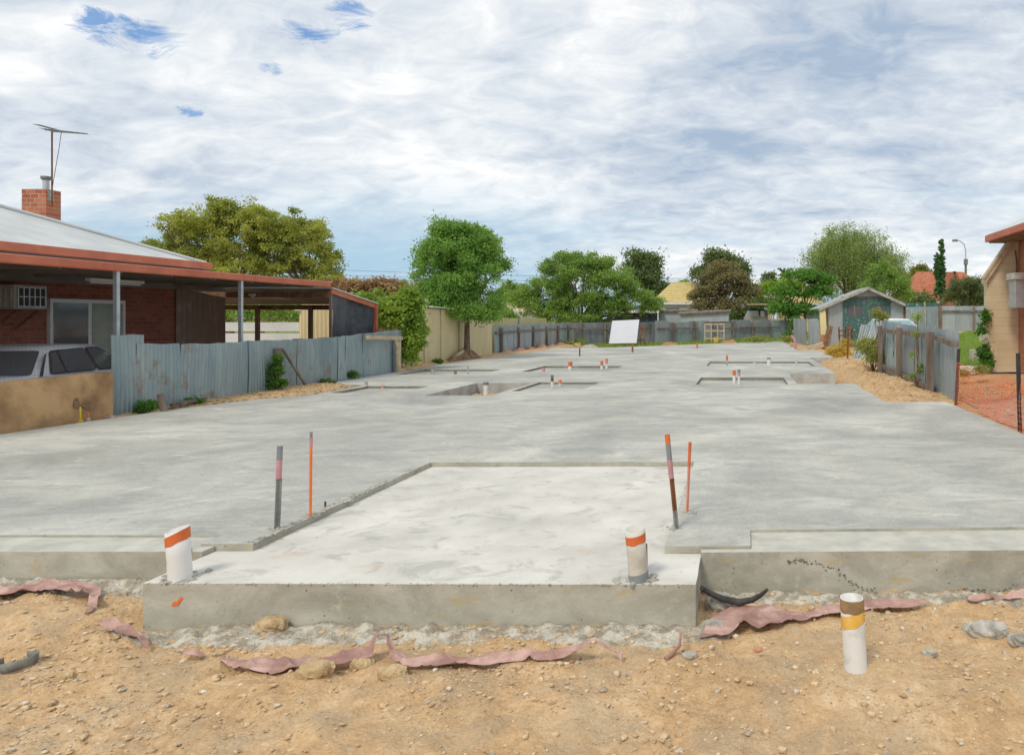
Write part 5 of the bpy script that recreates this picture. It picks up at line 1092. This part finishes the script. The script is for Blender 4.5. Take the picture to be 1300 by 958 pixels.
# ------------------------------------------------------------------ the old shed
Y = 36.0; x0, x1 = V(1052, 0, Y)[0], V(1147, 0, Y)[0]; xm = V(1101, 0, Y)[0]; ez, rz_ = CH + 17 * Y / F, CH + 38 * Y / F; dp = 4.6
sh = thing('old_shed', 'old gabled corrugated shed with flaking green double doors', 'shed', (xm, Y, 0))
m_bargegrey = M_noise('silvery old timber', (.30, .28, .24), (.48, .45, .39), 6, .9, .4, 25)
def gable(xa, xb, za_, zb_, y):
    n_ = max(3, int(abs(xb - xa) / .076 * 5)); P = np.zeros((n_ + 1, 2, 3))
    for i in range(n_ + 1):
        f = i / n_; yy = y + .009 * math.sin(f * abs(xb - xa) / .076 * 6.283); x = xa + (xb - xa) * f; P[i, 0] = (x, yy, -.2); P[i, 1] = (x, yy, za_ + (zb_ - za_) * f)
    k = MB(); k.grid(P); return k
gable(x0, xm, ez, rz_, Y).build('front_wall', m_iron_pale, sh); gable(xm, x1, rz_, ez, Y).build('front_wall', m_iron_pale, sh); MB().poly([(x0, Y + dp, -.2), (x1, Y + dp, -.2), (x1, Y + dp, ez), (xm, Y + dp, rz_), (x0, Y + dp, ez)]).build('back_wall', m_iron_pale, sh)
corr((x0, Y), (x0, Y + dp), -.2, -.2, ez, ez, wob=0).build('side_wall', m_iron_pale, sh); corr((x1, Y), (x1, Y + dp), -.2, -.2, ez, ez, wob=0).build('side_wall', m_iron_pale, sh)
sl = (rz_ - ez) / (xm - x0)
for xa, xb, za_, zb_ in ((x0 - .55, xm, ez - .55 * sl + .03, rz_ + .03), (x1 + .35, xm, ez - .35 * sl + .03, rz_ + .03)):
    k = MB(); k.add([(xa, Y - .35, za_), (xb, Y - .35, zb_), (xb, Y + dp + .2, zb_), (xa, Y + dp + .2, za_), (xa, Y - .35, za_ + .04), (xb, Y - .35, zb_ + .04), (xb, Y + dp + .2, zb_ + .04), (xa, Y + dp + .2, za_ + .04)], [(0,3,2,1),(4,5,6,7),(0,1,5,4),(1,2,6,5),(2,3,7,6),(3,0,4,7)]); k.build('roof', m_iron_pale, sh)
    MB().bar((xa, Y - .37, za_ - .05), (xb, Y - .37, zb_ - .05), .03, .12).build('bargeboard', m_bargegrey, sh)
dx0, dx1, dz = V(1070, 0, Y)[0], V(1130, 0, Y)[0], V(0, 379, Y)[2]; dm = (dx0 + dx1) / 2
MB().box((dx0 - .08, Y - .06, dz + .0), (dx1 + .08, Y - .02, dz + .1)).build('lintel', m_wood, sh)
for a, b in ((dx0, dm - .02), (dm + .02, dx1)):
    d_ = MB(); wz0, wz1 = V(0, 402, Y)[2], V(0, 387, Y)[2]
    d_.box((a, Y - .08, -.2), (b, Y - .03, wz0)).box((a, Y - .08, wz1), (b, Y - .03, dz)).box((a, Y - .08, wz0 + .001), (a + .2, Y - .03, wz1 - .001)).box((b - .2, Y - .08, wz0 + .001), (b, Y - .03, wz1 - .001)); do = d_.build('door', m_flaky, sh)
    w2 = MB(); w2.box((a + .2, Y - .045, wz0), (b - .2, Y - .035, wz1)); wo = w2.build('window', m_glass, do)
    MB().box(((a + b) / 2 - .04, Y - .06, wz0), ((a + b) / 2 + .03, Y - .046, wz1)).build('glazing_bar', m_wood, wo)
for xx in (x1 + .02,): MB().box((xx, Y - .05, -.2), (xx + .10, Y + .02, ez)).build('corner_post', m_wood_brown, sh)
MB().box((x0 - .45, Y + .2, -.2), (x0 - .02, Y + .3, ez - .25)).build('side_board', M_noise('orange timber', (.42, .23, .12), (.55, .33, .18), 5, .9, .3, 20), sh)
k = MB(); k.bar(V(1046, 425, Y - .6), V(1044, 391, Y - .2), .3, .04, up=(0, 1, 0)); tag(k.build('door_leaf', m_iron_yellow), 'old yellow and white door leaning at the left side of the shed', 'door')
# sheets behind (blue tall fence with green top), far grey fence
o = thing('tall_fence', 'tall blue grey fence with green netting on top beside the old shed', 'fence', (8.6, 33, 0))
xa, xb = V(1150, 0, 33)[0], V(1192, 0, 33)[0]; corr((xa, 33), ((xa + xb) / 2, 33), -.1, 0, CH + .52, CH + .54).build('sheet', m_iron_blue, o); corr(((xa + xb) / 2, 33.02), (xb, 33.02), 0, .1, CH + .54, CH + .56).build('sheet', m_iron_grey, o); MB().box((xa, 33.04, CH + .45), (xb, 33.06, CH + .72)).build('netting', m_flaky, o)
MB().bar((xb + .04, 33, 0), (xb + .04, 33, CH + .62), .08).build('post', m_wood_brown, o); MB().bar(V(1175, 420, 32.9), V(1174, 383, 32.9), .04).build('pole', m_wood_pale, o)
o = thing('grey_fence', 'pale grey sheet iron fence at the far side of the lawn', 'fence', (12, 38, .8)); xa = V(1193, 0, 38.5)[0]; zb_ = V(0, 418, 38.5)[2]
for i in range(5):
    a = xa + i * .85; corr((a, 38.5), (a + .84, 38.5), zb_ - .1, zb_ - .1, zb_ + 1.26, zb_ + 1.27, wob=.005).build('sheet', m_iron_pale, o)
MB().bar((xa, 38.42, zb_ + .98), (xa + 4.2, 38.42, zb_ + 1.0), .05, .09).build('rail', m_wood, o)
for i in (0, 2, 4): MB().bar((xa + i * .9 + .05, 38.44, zb_ - .1), (xa + i * .9 + .05, 38.44, zb_ + 1.22), .08).build('post', m_wood, o)
# ------------------------------------------------------------------ cars
def car(name, label, loc, rz, paint, glass, van=False, sx=1.0):
    o = thing(name, label, 'car' if not van else 'van', loc, rz); roof = 1.36 if not van else 1.9
    st_ = [(-2.2, .70, .38, .84), (-2.12, .79, .27, .92), (-1.9, .83, .22, .95), (-1.2, .85, .2, .965), (0, .855, .2, .95), (1.1, .85, .2, .93), (1.8, .82, .22, .86), (2.1, .78, .27, .76), (2.2, .68, .36, .66)]
    k = MB(); rings = []
    for y, w_, zb_, zt2 in st_:
        h_ = zt2 - zb_; half = [(w_ * .86, zb_), (w_ * .97, zb_ + h_ * .18), (w_, zb_ + h_ * .5), (w_ * .985, zb_ + h_ * .82), (w_ * .93, zt2 - .015), (w_ * .5, zt2 + .01)]
        rings.append([(a, y, b) for a, b in half] + [(-a, y, b) for a, b in half[::-1]])
    n_ = len(rings[0]); k.add([p for r_ in rings for p in r_], [(i*n_+j, i*n_+(j+1)%n_, (i+1)*n_+(j+1)%n_, (i+1)*n_+j) for i in range(len(rings)-1) for j in range(n_)], True)
    k.add(rings[0], [tuple(range(n_))[::-1]]); k.add(rings[-1], [tuple(range(n_))]); body = k.build('body', paint, o, local=True)
    # cabin
    yb0, yb1, yt0, yt1 = (-1.62, 1.05, -.98, .22) if not van else (-2.1, 1.3, -2.0, .75); zb_ = .94; wb, wt = .79, .60
    k = MB(); rows = []
    for f in (0, .5, .88, 1.0):
        z = zb_ + (roof - zb_) * (f if f < 1 else 1); w_ = wb + (wt - wb) * f - (.05 if f == 1 else 0); a = yb0 + (yt0 - yb0) * f + (.06 if f == 1 else 0); b = yb1 + (yt1 - yb1) * f - (.06 if f == 1 else 0)
        rows.append([(-w_, a, z), (w_, a, z), (w_ * 1.02, (a + b) / 2, z + .004), (w_, b, z), (-w_, b, z), (-w_ * 1.02, (a + b) / 2, z + .004)])
    k.add([p for r_ in rows for p in r_], [(i*6+j, i*6+(j+1)%6, (i+1)*6+(j+1)%6, (i+1)*6+j) for i in range(3) for j in range(6)], True); k.add(rows[-1] + [(0, (yt0 + yt1) / 2, roof + .03)], [(j, (j+1)%6, 6) for j in range(6)], True); k.build('cabin', paint, o, local=True)
    Zf = lambda f: zb_ + (roof - zb_) * f
    def side(y, f, s): 
        mid = 1 + .02 * (1 - abs(((y - (yb0 + yb1) / 2) / 1.3)) * .9); return (s * ((wb + (wt - wb) * f) * mid + .012), y, Zf(f))
    def fr(f, u_, rear): 
        y = (yb0 + (yt0 - yb0) * f - .012) if rear else (yb1 + (yt1 - yb1) * f + .012); return (u_ * (wb + (wt - wb) * f), y, Zf(f))
    def rounded(pts_, r_=.22):
        out = []
        for i in range(len(pts_)):
            p, a, b = Vector(pts_[i]), Vector(pts_[i - 1]), Vector(pts_[(i + 1) % len(pts_)]); q0, q1 = p.lerp(a, r_ * .5), p.lerp(b, r_ * .5)
            out += [q0, q0.lerp(p, .6).lerp(p.lerp(q1, .4), .5), q1]
        return out
    for s in (-1, 1):
        if not van:
            wins = [[(-1.30, .08), (-1.00, .07), (-.95, .80), (-1.08, .74)], [(-.94, .07), (-.20, .06), (-.22, .84), (-.89, .82)], [(-.10, .06), (.82, .06), (.22, .84), (-.12, .85)]]
            fr_ = [[(-1.36, .04), (-.16, .02), (-.18, .89), (-1.08, .86)], [(-.14, .02), (.92, .02), (.25, .89), (-.15, .90)]]
            k = MB()
            for w_ in fr_: q = rounded([side(y, f, s) for y, f in w_]); k.poly(q if s > 0 else q[::-1])
            k.build('window_frame', m_rubber, o, local=True)
            cv = MB(); q = rounded([side(y, f, s) for y, f in [(-1.60, .03), (-1.52, .03), (-1.20, .70), (-1.16, .78), (-1.24, .72)]], .1); cv.poly(q); cv.build('pillar_vent', m_rubber, o, local=True)
        else: wins = [[(-.3, .2), (.95, .2), (.7, .85), (-.3, .85)]]
        for w_ in wins:
            k = MB(); q = rounded([Vector(side(y, f, s)) + Vector((s * .006, 0, 0)) for y, f in w_]); k.poly(q if s > 0 else q[::-1]); k.build('side_window', glass, o, local=True)
        for y in (-1.32, 1.36):
            k = MB(); k.tube([(s * .66, y, .31), (s * .86, y, .31)], .31, 20); wh = k.build('wheel', m_rubber, o, local=True); k = MB(); k.tube([(s * .862, y, .31), (s * .872, y, .31)], .19, 16); k.build('rim', m_steel, wh, local=True)
    for rear in (True, False):
        k = MB(); q = rounded([fr(.06, -.90, rear), fr(.06, .90, rear), fr(.86, .86, rear), fr(.86, -.86, rear)], .15); k.poly(q); k.build('rear_window' if rear else 'windscreen', glass, o, local=True)
        yy = -2.2 if rear else 2.19
        for s in (-1, 1): k = MB(); k.box((s * .40, yy - .012, .60), (s * .67, yy + .02, .74)); k.build('tail_light' if rear else 'headlight', m_red if rear else m_glass_teal, o, local=True, bevel=.01)
    return o
# rear side window starts at photo x 67 and the sill lies .96 over the neighbour's ground
car('parked_car', 'pale silver sedan parked behind the ochre wall under the carport', (-11.31, 11.39, -.35), R(18), m_carpaint, m_glass)
car('parked_car', 'white car with teal windscreen half hidden behind the right fence', (V(1146, 0, 26.5)[0], 28.2, .05), R(185), m_white, m_glass_teal)
car('parked_van', 'dark van with pale nose parked under the far carport', (V(960, 0, 64)[0], 65, .35), R(160), m_cardark, m_white, True)
# ------------------------------------------------------------------ right house
RH = thing('cream_house', 'cream blockwork and brick house with red eaves at the right edge', 'house', (8, 18, 0)); Yh = 18.5; xc, xw = V(1253, 0, Yh)[0], V(1293, 0, Yh)[0]
z1, z2 = V(0, 358, Yh)[2], V(0, 303, Yh)[2]
k = MB(); k.prism([(xc, Yh, -.2), (xw + .0, Yh, -.2), (xw + .0, Yh, z2 + .4), (V(1285, 0, Yh)[0], Yh, z2), (xc, Yh, z1)], (0, .24, 0)); k.build('cream_wall', m_cream_block, RH)
pa, pb = Vector((xc - .12, Yh - .08, z1 - .02)), Vector((V(1287, 0, Yh)[0], Yh - .08, z2 + .05))
k = MB(); k.bar(pa, pb, .06, .12); k.bar(pa + Vector((0, .05, .10)), pb + Vector((0, .05, .10)), .2, .05); k.build('bargeboard', m_wood_pale, RH)
k = MB(); k.box((xw + .002, 10, -.2), (xw + 4, Yh + .2, 3.42)); k.build('brick_wall', m_brick_r, RH)
xe2 = V(1250, 0, 18.9)[0]; zz = V(0, 303, 18.9)[2]
k = MB(); k.box((xe2, 8, zz - .10), (xe2 + .10, 18.9, zz + .07)); k.build('gutter', m_red, RH, bevel=.02)
k = MB(); k.box((xe2 + .101, 8, zz - .13), (xw + .5, 18.85, zz - .09)); k.build('soffit', m_wood_brown, RH)
k = MB(); k.add([(xe2 + .02, 8, zz + .08), (xe2 + .02, 18.9, zz + .08), (xe2 + 4, 18.9, zz + 2.0), (xe2 + 4, 8, zz + 2.0)], [(3, 2, 1, 0)]); k.add([(xe2 + .02, 18.9, zz + .08), (xe2 + 4, 18.9, zz + 2.0), (xe2 + 4, 18.9, zz)], [(0, 1, 2)]); k.build('roof', m_roof_grey, RH)
mbx = MB(); y_, z_a, z_b = 18.0, V(0, 391, 18)[2], V(0, 347, 18)[2]; xa = V(1283, 0, 18)[0]
mbx.box((xa, 17.7, z_a), (xw + .001, 18.15, z_b - .02)); mo = mbx.build('meter_box', m_steel, RH, bevel=.01); k = MB(); k.box((xa - .04, 17.65, z_b - .16), (xw + .0, 18.2, z_b + .0)); k.build('lid', m_pvc_dirty, mo)
k = MB(); k.tube([(xw - .06, Yh - .04, z_b), (xw - .06, Yh - .04, 2.9), (xw - .10, Yh - .04, 3.2)], .02, 7); k.build('conduit', m_rust, mo); k = MB(); k.tube([(xw - .03, 17.9, z_a), (xw - .06, 17.9, z_a - .2), (xw - .02, 17.9, z_a - .45)], .04, 8); k.build('hose', m_rubber, mo)
plant('creeper', 'green creeper and white flowers against the left corner of the cream house', pl(18.2, (1250, 452, 8, 14, 0, .2), (1253, 462, 7, 8, -.1, .2), (1247, 425, 4, 16, .2, .12), (1252, 405, 3, 14, .2, .08)), lf_ivy, 3600, .075, .08, (xc, 18.2, .05), cat='creeper', stems=4)
C = crown_points(pl(18.0, (1250, 432, 5, 8, 0, .10)), 240, .07, 8, .2); vs, fs = leaves(C, .05, .9); CRP = [o for o in bpy.data.objects if o.get('label', '').startswith('green creeper and white')][0]; (npmesh('flowers', vs, fs, M_leaf('white petals', (.75, .76, .70), (.8, .8, .75), (.7, .7, .66)), CRP, rnd=rng.random(len(fs))))
tag(MB().box((V(1234, 0, 22)[0], 22, .0), (V(1245, 0, 22)[0], 22.3, V(0, 444, 22)[2])).build('concrete_block', m_path, bevel=.01), 'pale block on the grass beside the creeper', 'block')
plant('dry_leaves', 'low yellow dry plants at the edge of the red gravel', pl(16.2, (1243, 470, 10, 4, 0, .3), (1222, 474, 6, 2.5, 0, .3)), lf_weed, 1500, .07, .08, (5.2, 16.2, 0), aspect=.3)
# barrier mesh with pickets
o = thing('barrier_mesh', 'sagging orange plastic barrier mesh along the red gravel', 'barrier mesh', (3.72, 10, 0))
k = MB(); ysm = np.arange(5.0, 12.5, .075); top = lambda y: .66 - .09 * math.sin(math.pi * ((y - 9.56) / 2.94 if y > 9.56 else (y - 6.2) / 3.36)) ** 2
xx = lambda y, f: 3.70 + .02 * math.sin(y * 3 + f * 4)
for j in range(12):
    f = j / 11; k.tube([(xx(y, f), y, -.08 + (top(y) + .08) * f + .008 * math.sin(y * 9 + j)) for y in ysm[::2]], .0024 if j not in (0, 11) else .004, 4, cap=False)
for y in ysm: k.tube([(xx(y, 0), y, -.08), (xx(y, .5) , y + .01, top(y) * .46), (xx(y, 1), y, top(y))], .0022, 4, cap=False)
k.build('net', m_mesh_or, o)
for yy, lean_, ht, lb in ((12.5, .06, .89, 'black steel picket at the near end of the right fence'), (9.56, -.03, .96, 'black steel picket at the right edge holding the orange mesh'), (6.2, 0, .9, 'black steel picket nearest the camera beside the gravel drive')):
    tag(MB().bar((3.72, yy, -.3), (3.72 + lean_, yy, ht), .045, .045).build('star_picket', m_black), lb, 'post', 'pickets of the orange mesh')
# second mesh line going toward the house
o = thing('barrier_mesh', 'orange barrier mesh running to the cream house', 'barrier mesh', (5.5, 14, 0)); k = MB(); A0, B0 = Vector((3.78, 12.5)), Vector((8.6, 15.4))
sg = lambda f: .30 + .22 * (2 * f - 1) ** 2
for j in range(8):
    f = j / 7; k.tube([(A0.x + (B0.x - A0.x) * s, A0.y + (B0.y - A0.y) * s + .02 * math.sin(s * 20), G(A0.x + (B0.x - A0.x) * s, A0.y + (B0.y - A0.y) * s) + sg(s) * f) for s in np.linspace(0, 1, 20)], .0035, 4, cap=False)
for s in np.linspace(0, 1, 70): x, y = A0.x + (B0.x - A0.x) * s, A0.y + (B0.y - A0.y) * s; k.tube([(x, y, G(x, y)), (x, y, G(x, y) + sg(s))], .003, 4, cap=False)
k.build('net', m_mesh_or, o)
# ------------------------------------------------------------------ houses beyond
def hip_house(name, label, Y, px0, px1, ye_, yr, dp, tile, wall, ridge=.35, base=0, cat='house', win=True):
    x0, x1 = V(px0, 0, Y)[0], V(px1, 0, Y)[0]; ez_ = V(0, ye_, Y)[2]; o = thing(name, label, cat, ((x0 + x1) / 2, Y, base)); w_ = x1 - x0
    i_ = min(w_, dp) / 2 * (1 - ridge * .3); rz2 = V(0, yr, Y + dp / 2)[2]
    k = MB(); k.box((x0 + .4, Y + .4, base), (x1 - .4, Y + dp - .4, ez_ - .02)); k.build('wall', wall, o)
    e = [(x0, Y, ez_), (x1, Y, ez_), (x1, Y + dp, ez_), (x0, Y + dp, ez_)]; a, b = (x0 + w_ * .5 * (1 - ridge), Y + dp / 2, rz2), (x1 - w_ * .5 * (1 - ridge), Y + dp / 2, rz2)
    k = MB(); k.add(e + [a, b], [(0, 1, 5, 4), (1, 2, 5), (2, 3, 4, 5), (3, 0, 4), (3, 2, 1, 0)]); k.build('roof', tile, o)
    k = MB(); k.box((x0 - .05, Y - .08, ez_ - .18), (x1 + .05, Y - .003, ez_ + .02)); k.build('gutter', m_white, o)
    if win:
        for f in (.25, .65): k = MB(); k.box((x0 + w_ * f, Y + .36, ez_ - 1.5), (x0 + w_ * f + 1.2, Y + .396, ez_ - .5)); wo_ = k.build('window', m_glass, o); MB().box((x0 + w_ * f - .06, Y + .34, ez_ - 1.58), (x0 + w_ * f + 1.26, Y + .395, ez_ - 1.502)).build('sill', m_white, wo_)
    return o
hip_house('far_house', 'distant house with yellow tiled hip roof behind grey sheds', 62, 826, 900, 384, 358, 9, m_tile_yel, m_white, .45)
hip_house('far_house', 'distant house with red tiled roof right of the cypress', 68, 1148, 1275, 383, 345, 10, m_tile_red, m_brick_r, .5)
# its gable
o = thing('roof_gable', 'white faced red tiled gable in front of the red roofed house', 'gable', (V(1212, 0, 66)[0], 66, 0)); a, b, c_ = V(1203, 366, 66), V(1221, 366, 66), V(1211, 346, 66)
MB().prism([a, b, c_], (0, 3, 0)).build('gable_wall', m_white, o); k = MB()
for p_, q_ in ((a, c_), (b, c_)): k.add([Vector(p_) + Vector((0, -.2, .05)), Vector(q_) + Vector((0, -.2, .12)), Vector(q_) + Vector((0, 4, .12)), Vector(p_) + Vector((0, 4, .05))], [(0, 1, 2, 3)]); k.bar(Vector(p_) + Vector((0, -.22, .02)), Vector(q_) + Vector((0, -.22, .08)), .05, .25)
k.build('roof', m_tile_red, o); MB().box((a[0] + .1, 66.1, 0), (b[0] - .1, 69, a[2])).build('wall', m_brick_r, o)
hip_house('far_house', 'distant pale roofed house glimpsed between the ash and the garden tree', 70, 612, 665, 396, 380, 8, m_iron_cream, m_white, .4)
hip_house('far_house', 'distant yellow gabled house half hidden by the bright green tree', 68, 985, 1045, 385, 358, 8, m_tile_yel, m_iron_cream, .2)
hip_house('garden_building', 'dark low shed under the right side of the garden tree', 52, 762, 836, 394, 389, 3, m_shade, m_shade, .9, cat='shed', win=False)
def flatshed(label, Y, px0, px1, pyl, pyr, mat, dp=2.5, fascia=m_wood):
    x0, x1 = V(px0, 0, Y)[0], V(px1, 0, Y)[0]; zl_, zr_ = V(0, pyl, Y)[2], V(0, pyr, Y)[2]; o = thing('low_shed', label, 'shed', ((x0 + x1) / 2, Y, 0))
    k = MB(); k.prism([(x0, Y, -.1), (x1, Y, -.1), (x1, Y, zr_), (x0, Y, zl_)], (0, dp, 0)); k.build('wall', mat, o)
    k = MB(); k.prism([(x0 - .15, Y - .15, zl_ + .004), (x1 + .15, Y - .15, zr_ + .004), (x1 + .15, Y - .15, zr_ + .09), (x0 - .15, Y - .15, zl_ + .09)], (0, dp + .3, 0)); k.build('roof', m_path, o); MB().bar((x0 - .1, Y - .165, zl_ - .04), (x1 + .1, Y - .165, zr_ - .04), .02, .16).build('fascia', fascia, o); return o
flatshed('low pale grey shed below the yellow roof', 55, 836, 884, 394, 394, m_iron_pale); flatshed('low grey shed with sloping cream topped roof before the bronze tree', 52, 864, 925, 398, 394.5, m_iron_pale)
o = thing('far_carport', 'small far carport with flat tan roof sheltering the dark van', 'carport', (V(965, 0, 60)[0], 60, 0)); za_ = V(0, 387, 60)[2]
MB().box((V(948, 0, 60)[0], 60, za_), (V(990, 0, 60)[0], 68, za_ + .12)).build('roof', m_wood_pale, o)
for px in (975, 981): MB().box((V(px, 0, 60)[0], 60.05, 0), (V(px, 0, 60)[0] + (.35 if px == 975 else .15), 60.3, za_)).build('post', m_wood_pale if px == 975 else m_steel, o)
MB().box((V(945, 0, 61)[0], 61, 0), (V(974, 0, 61)[0], 61.2, V(0, 401, 61)[2])).build('low_wall', m_path, o)
# street lamp, wires
o = thing('street_lamp', 'street lamp with curved arm above the red roof', 'street lamp', (V(1226, 0, 95)[0], 95, 0)); 
MB().tube([(V(1226, 0, 95)[0], 95, 0), V(1226, 330, 95)], .16, 8).build('pole', m_wood, o); MB().tube([V(1226, 332, 95), V(1226, 318, 95), V(1224, 310, 95), V(1219, 306, 95), V(1214, 305, 95)], .07, 6).build('arm', m_steel, o); MB().box(V(1210, 306.5, 94.8), V(1215, 304.3, 95.2)).build('lamp_head', m_pickets, o)
MB().box(V(1224.3, 336, 94.7), V(1228, 329, 95.0)).build('junction_box', m_pickets, o)
poles = [(V(350, 0, 90)[0], 90), (V(845, 0, 100)[0], 100), (V(1400, 0, 110)[0], 110)]
for i, (x, y) in enumerate(poles):
    if i != 1: tag(MB().tube([(x, y, 0), (x, y, 8.2)], .14, 8).build('power_pole', m_wood), ['power pole behind the olive tree', '', 'power pole behind the right house'][i], 'power pole')
o = thing('power_lines', 'thin power lines sagging across the background', 'wires', (0, 100, 7))
for dz in (0, .45, 1.1):
    a, b = Vector((poles[0][0], 90, 6.8 + dz)), Vector((poles[2][0], 110, 7.4 + dz)); MB().tube([a.lerp(b, s) - Vector((0, 0, 1.2 * (1 - (2 * s - 1) ** 2))) for s in np.linspace(0, 1, 24)], .022, 4, cap=False).build('wire', m_pickets, o)
o = thing('clothes_line', 'bare grey pole leaning behind the yellow fence', 'pole', (V(650, 0, 36)[0], 36, 0)); MB().tube([V(648, 388, 36), V(672, 413, 36)], .025, 6).build('arm', m_steel, o); MB().tube([V(672, 440, 36), V(672, 411, 36)], .035, 6).build('pole', m_steel, o)
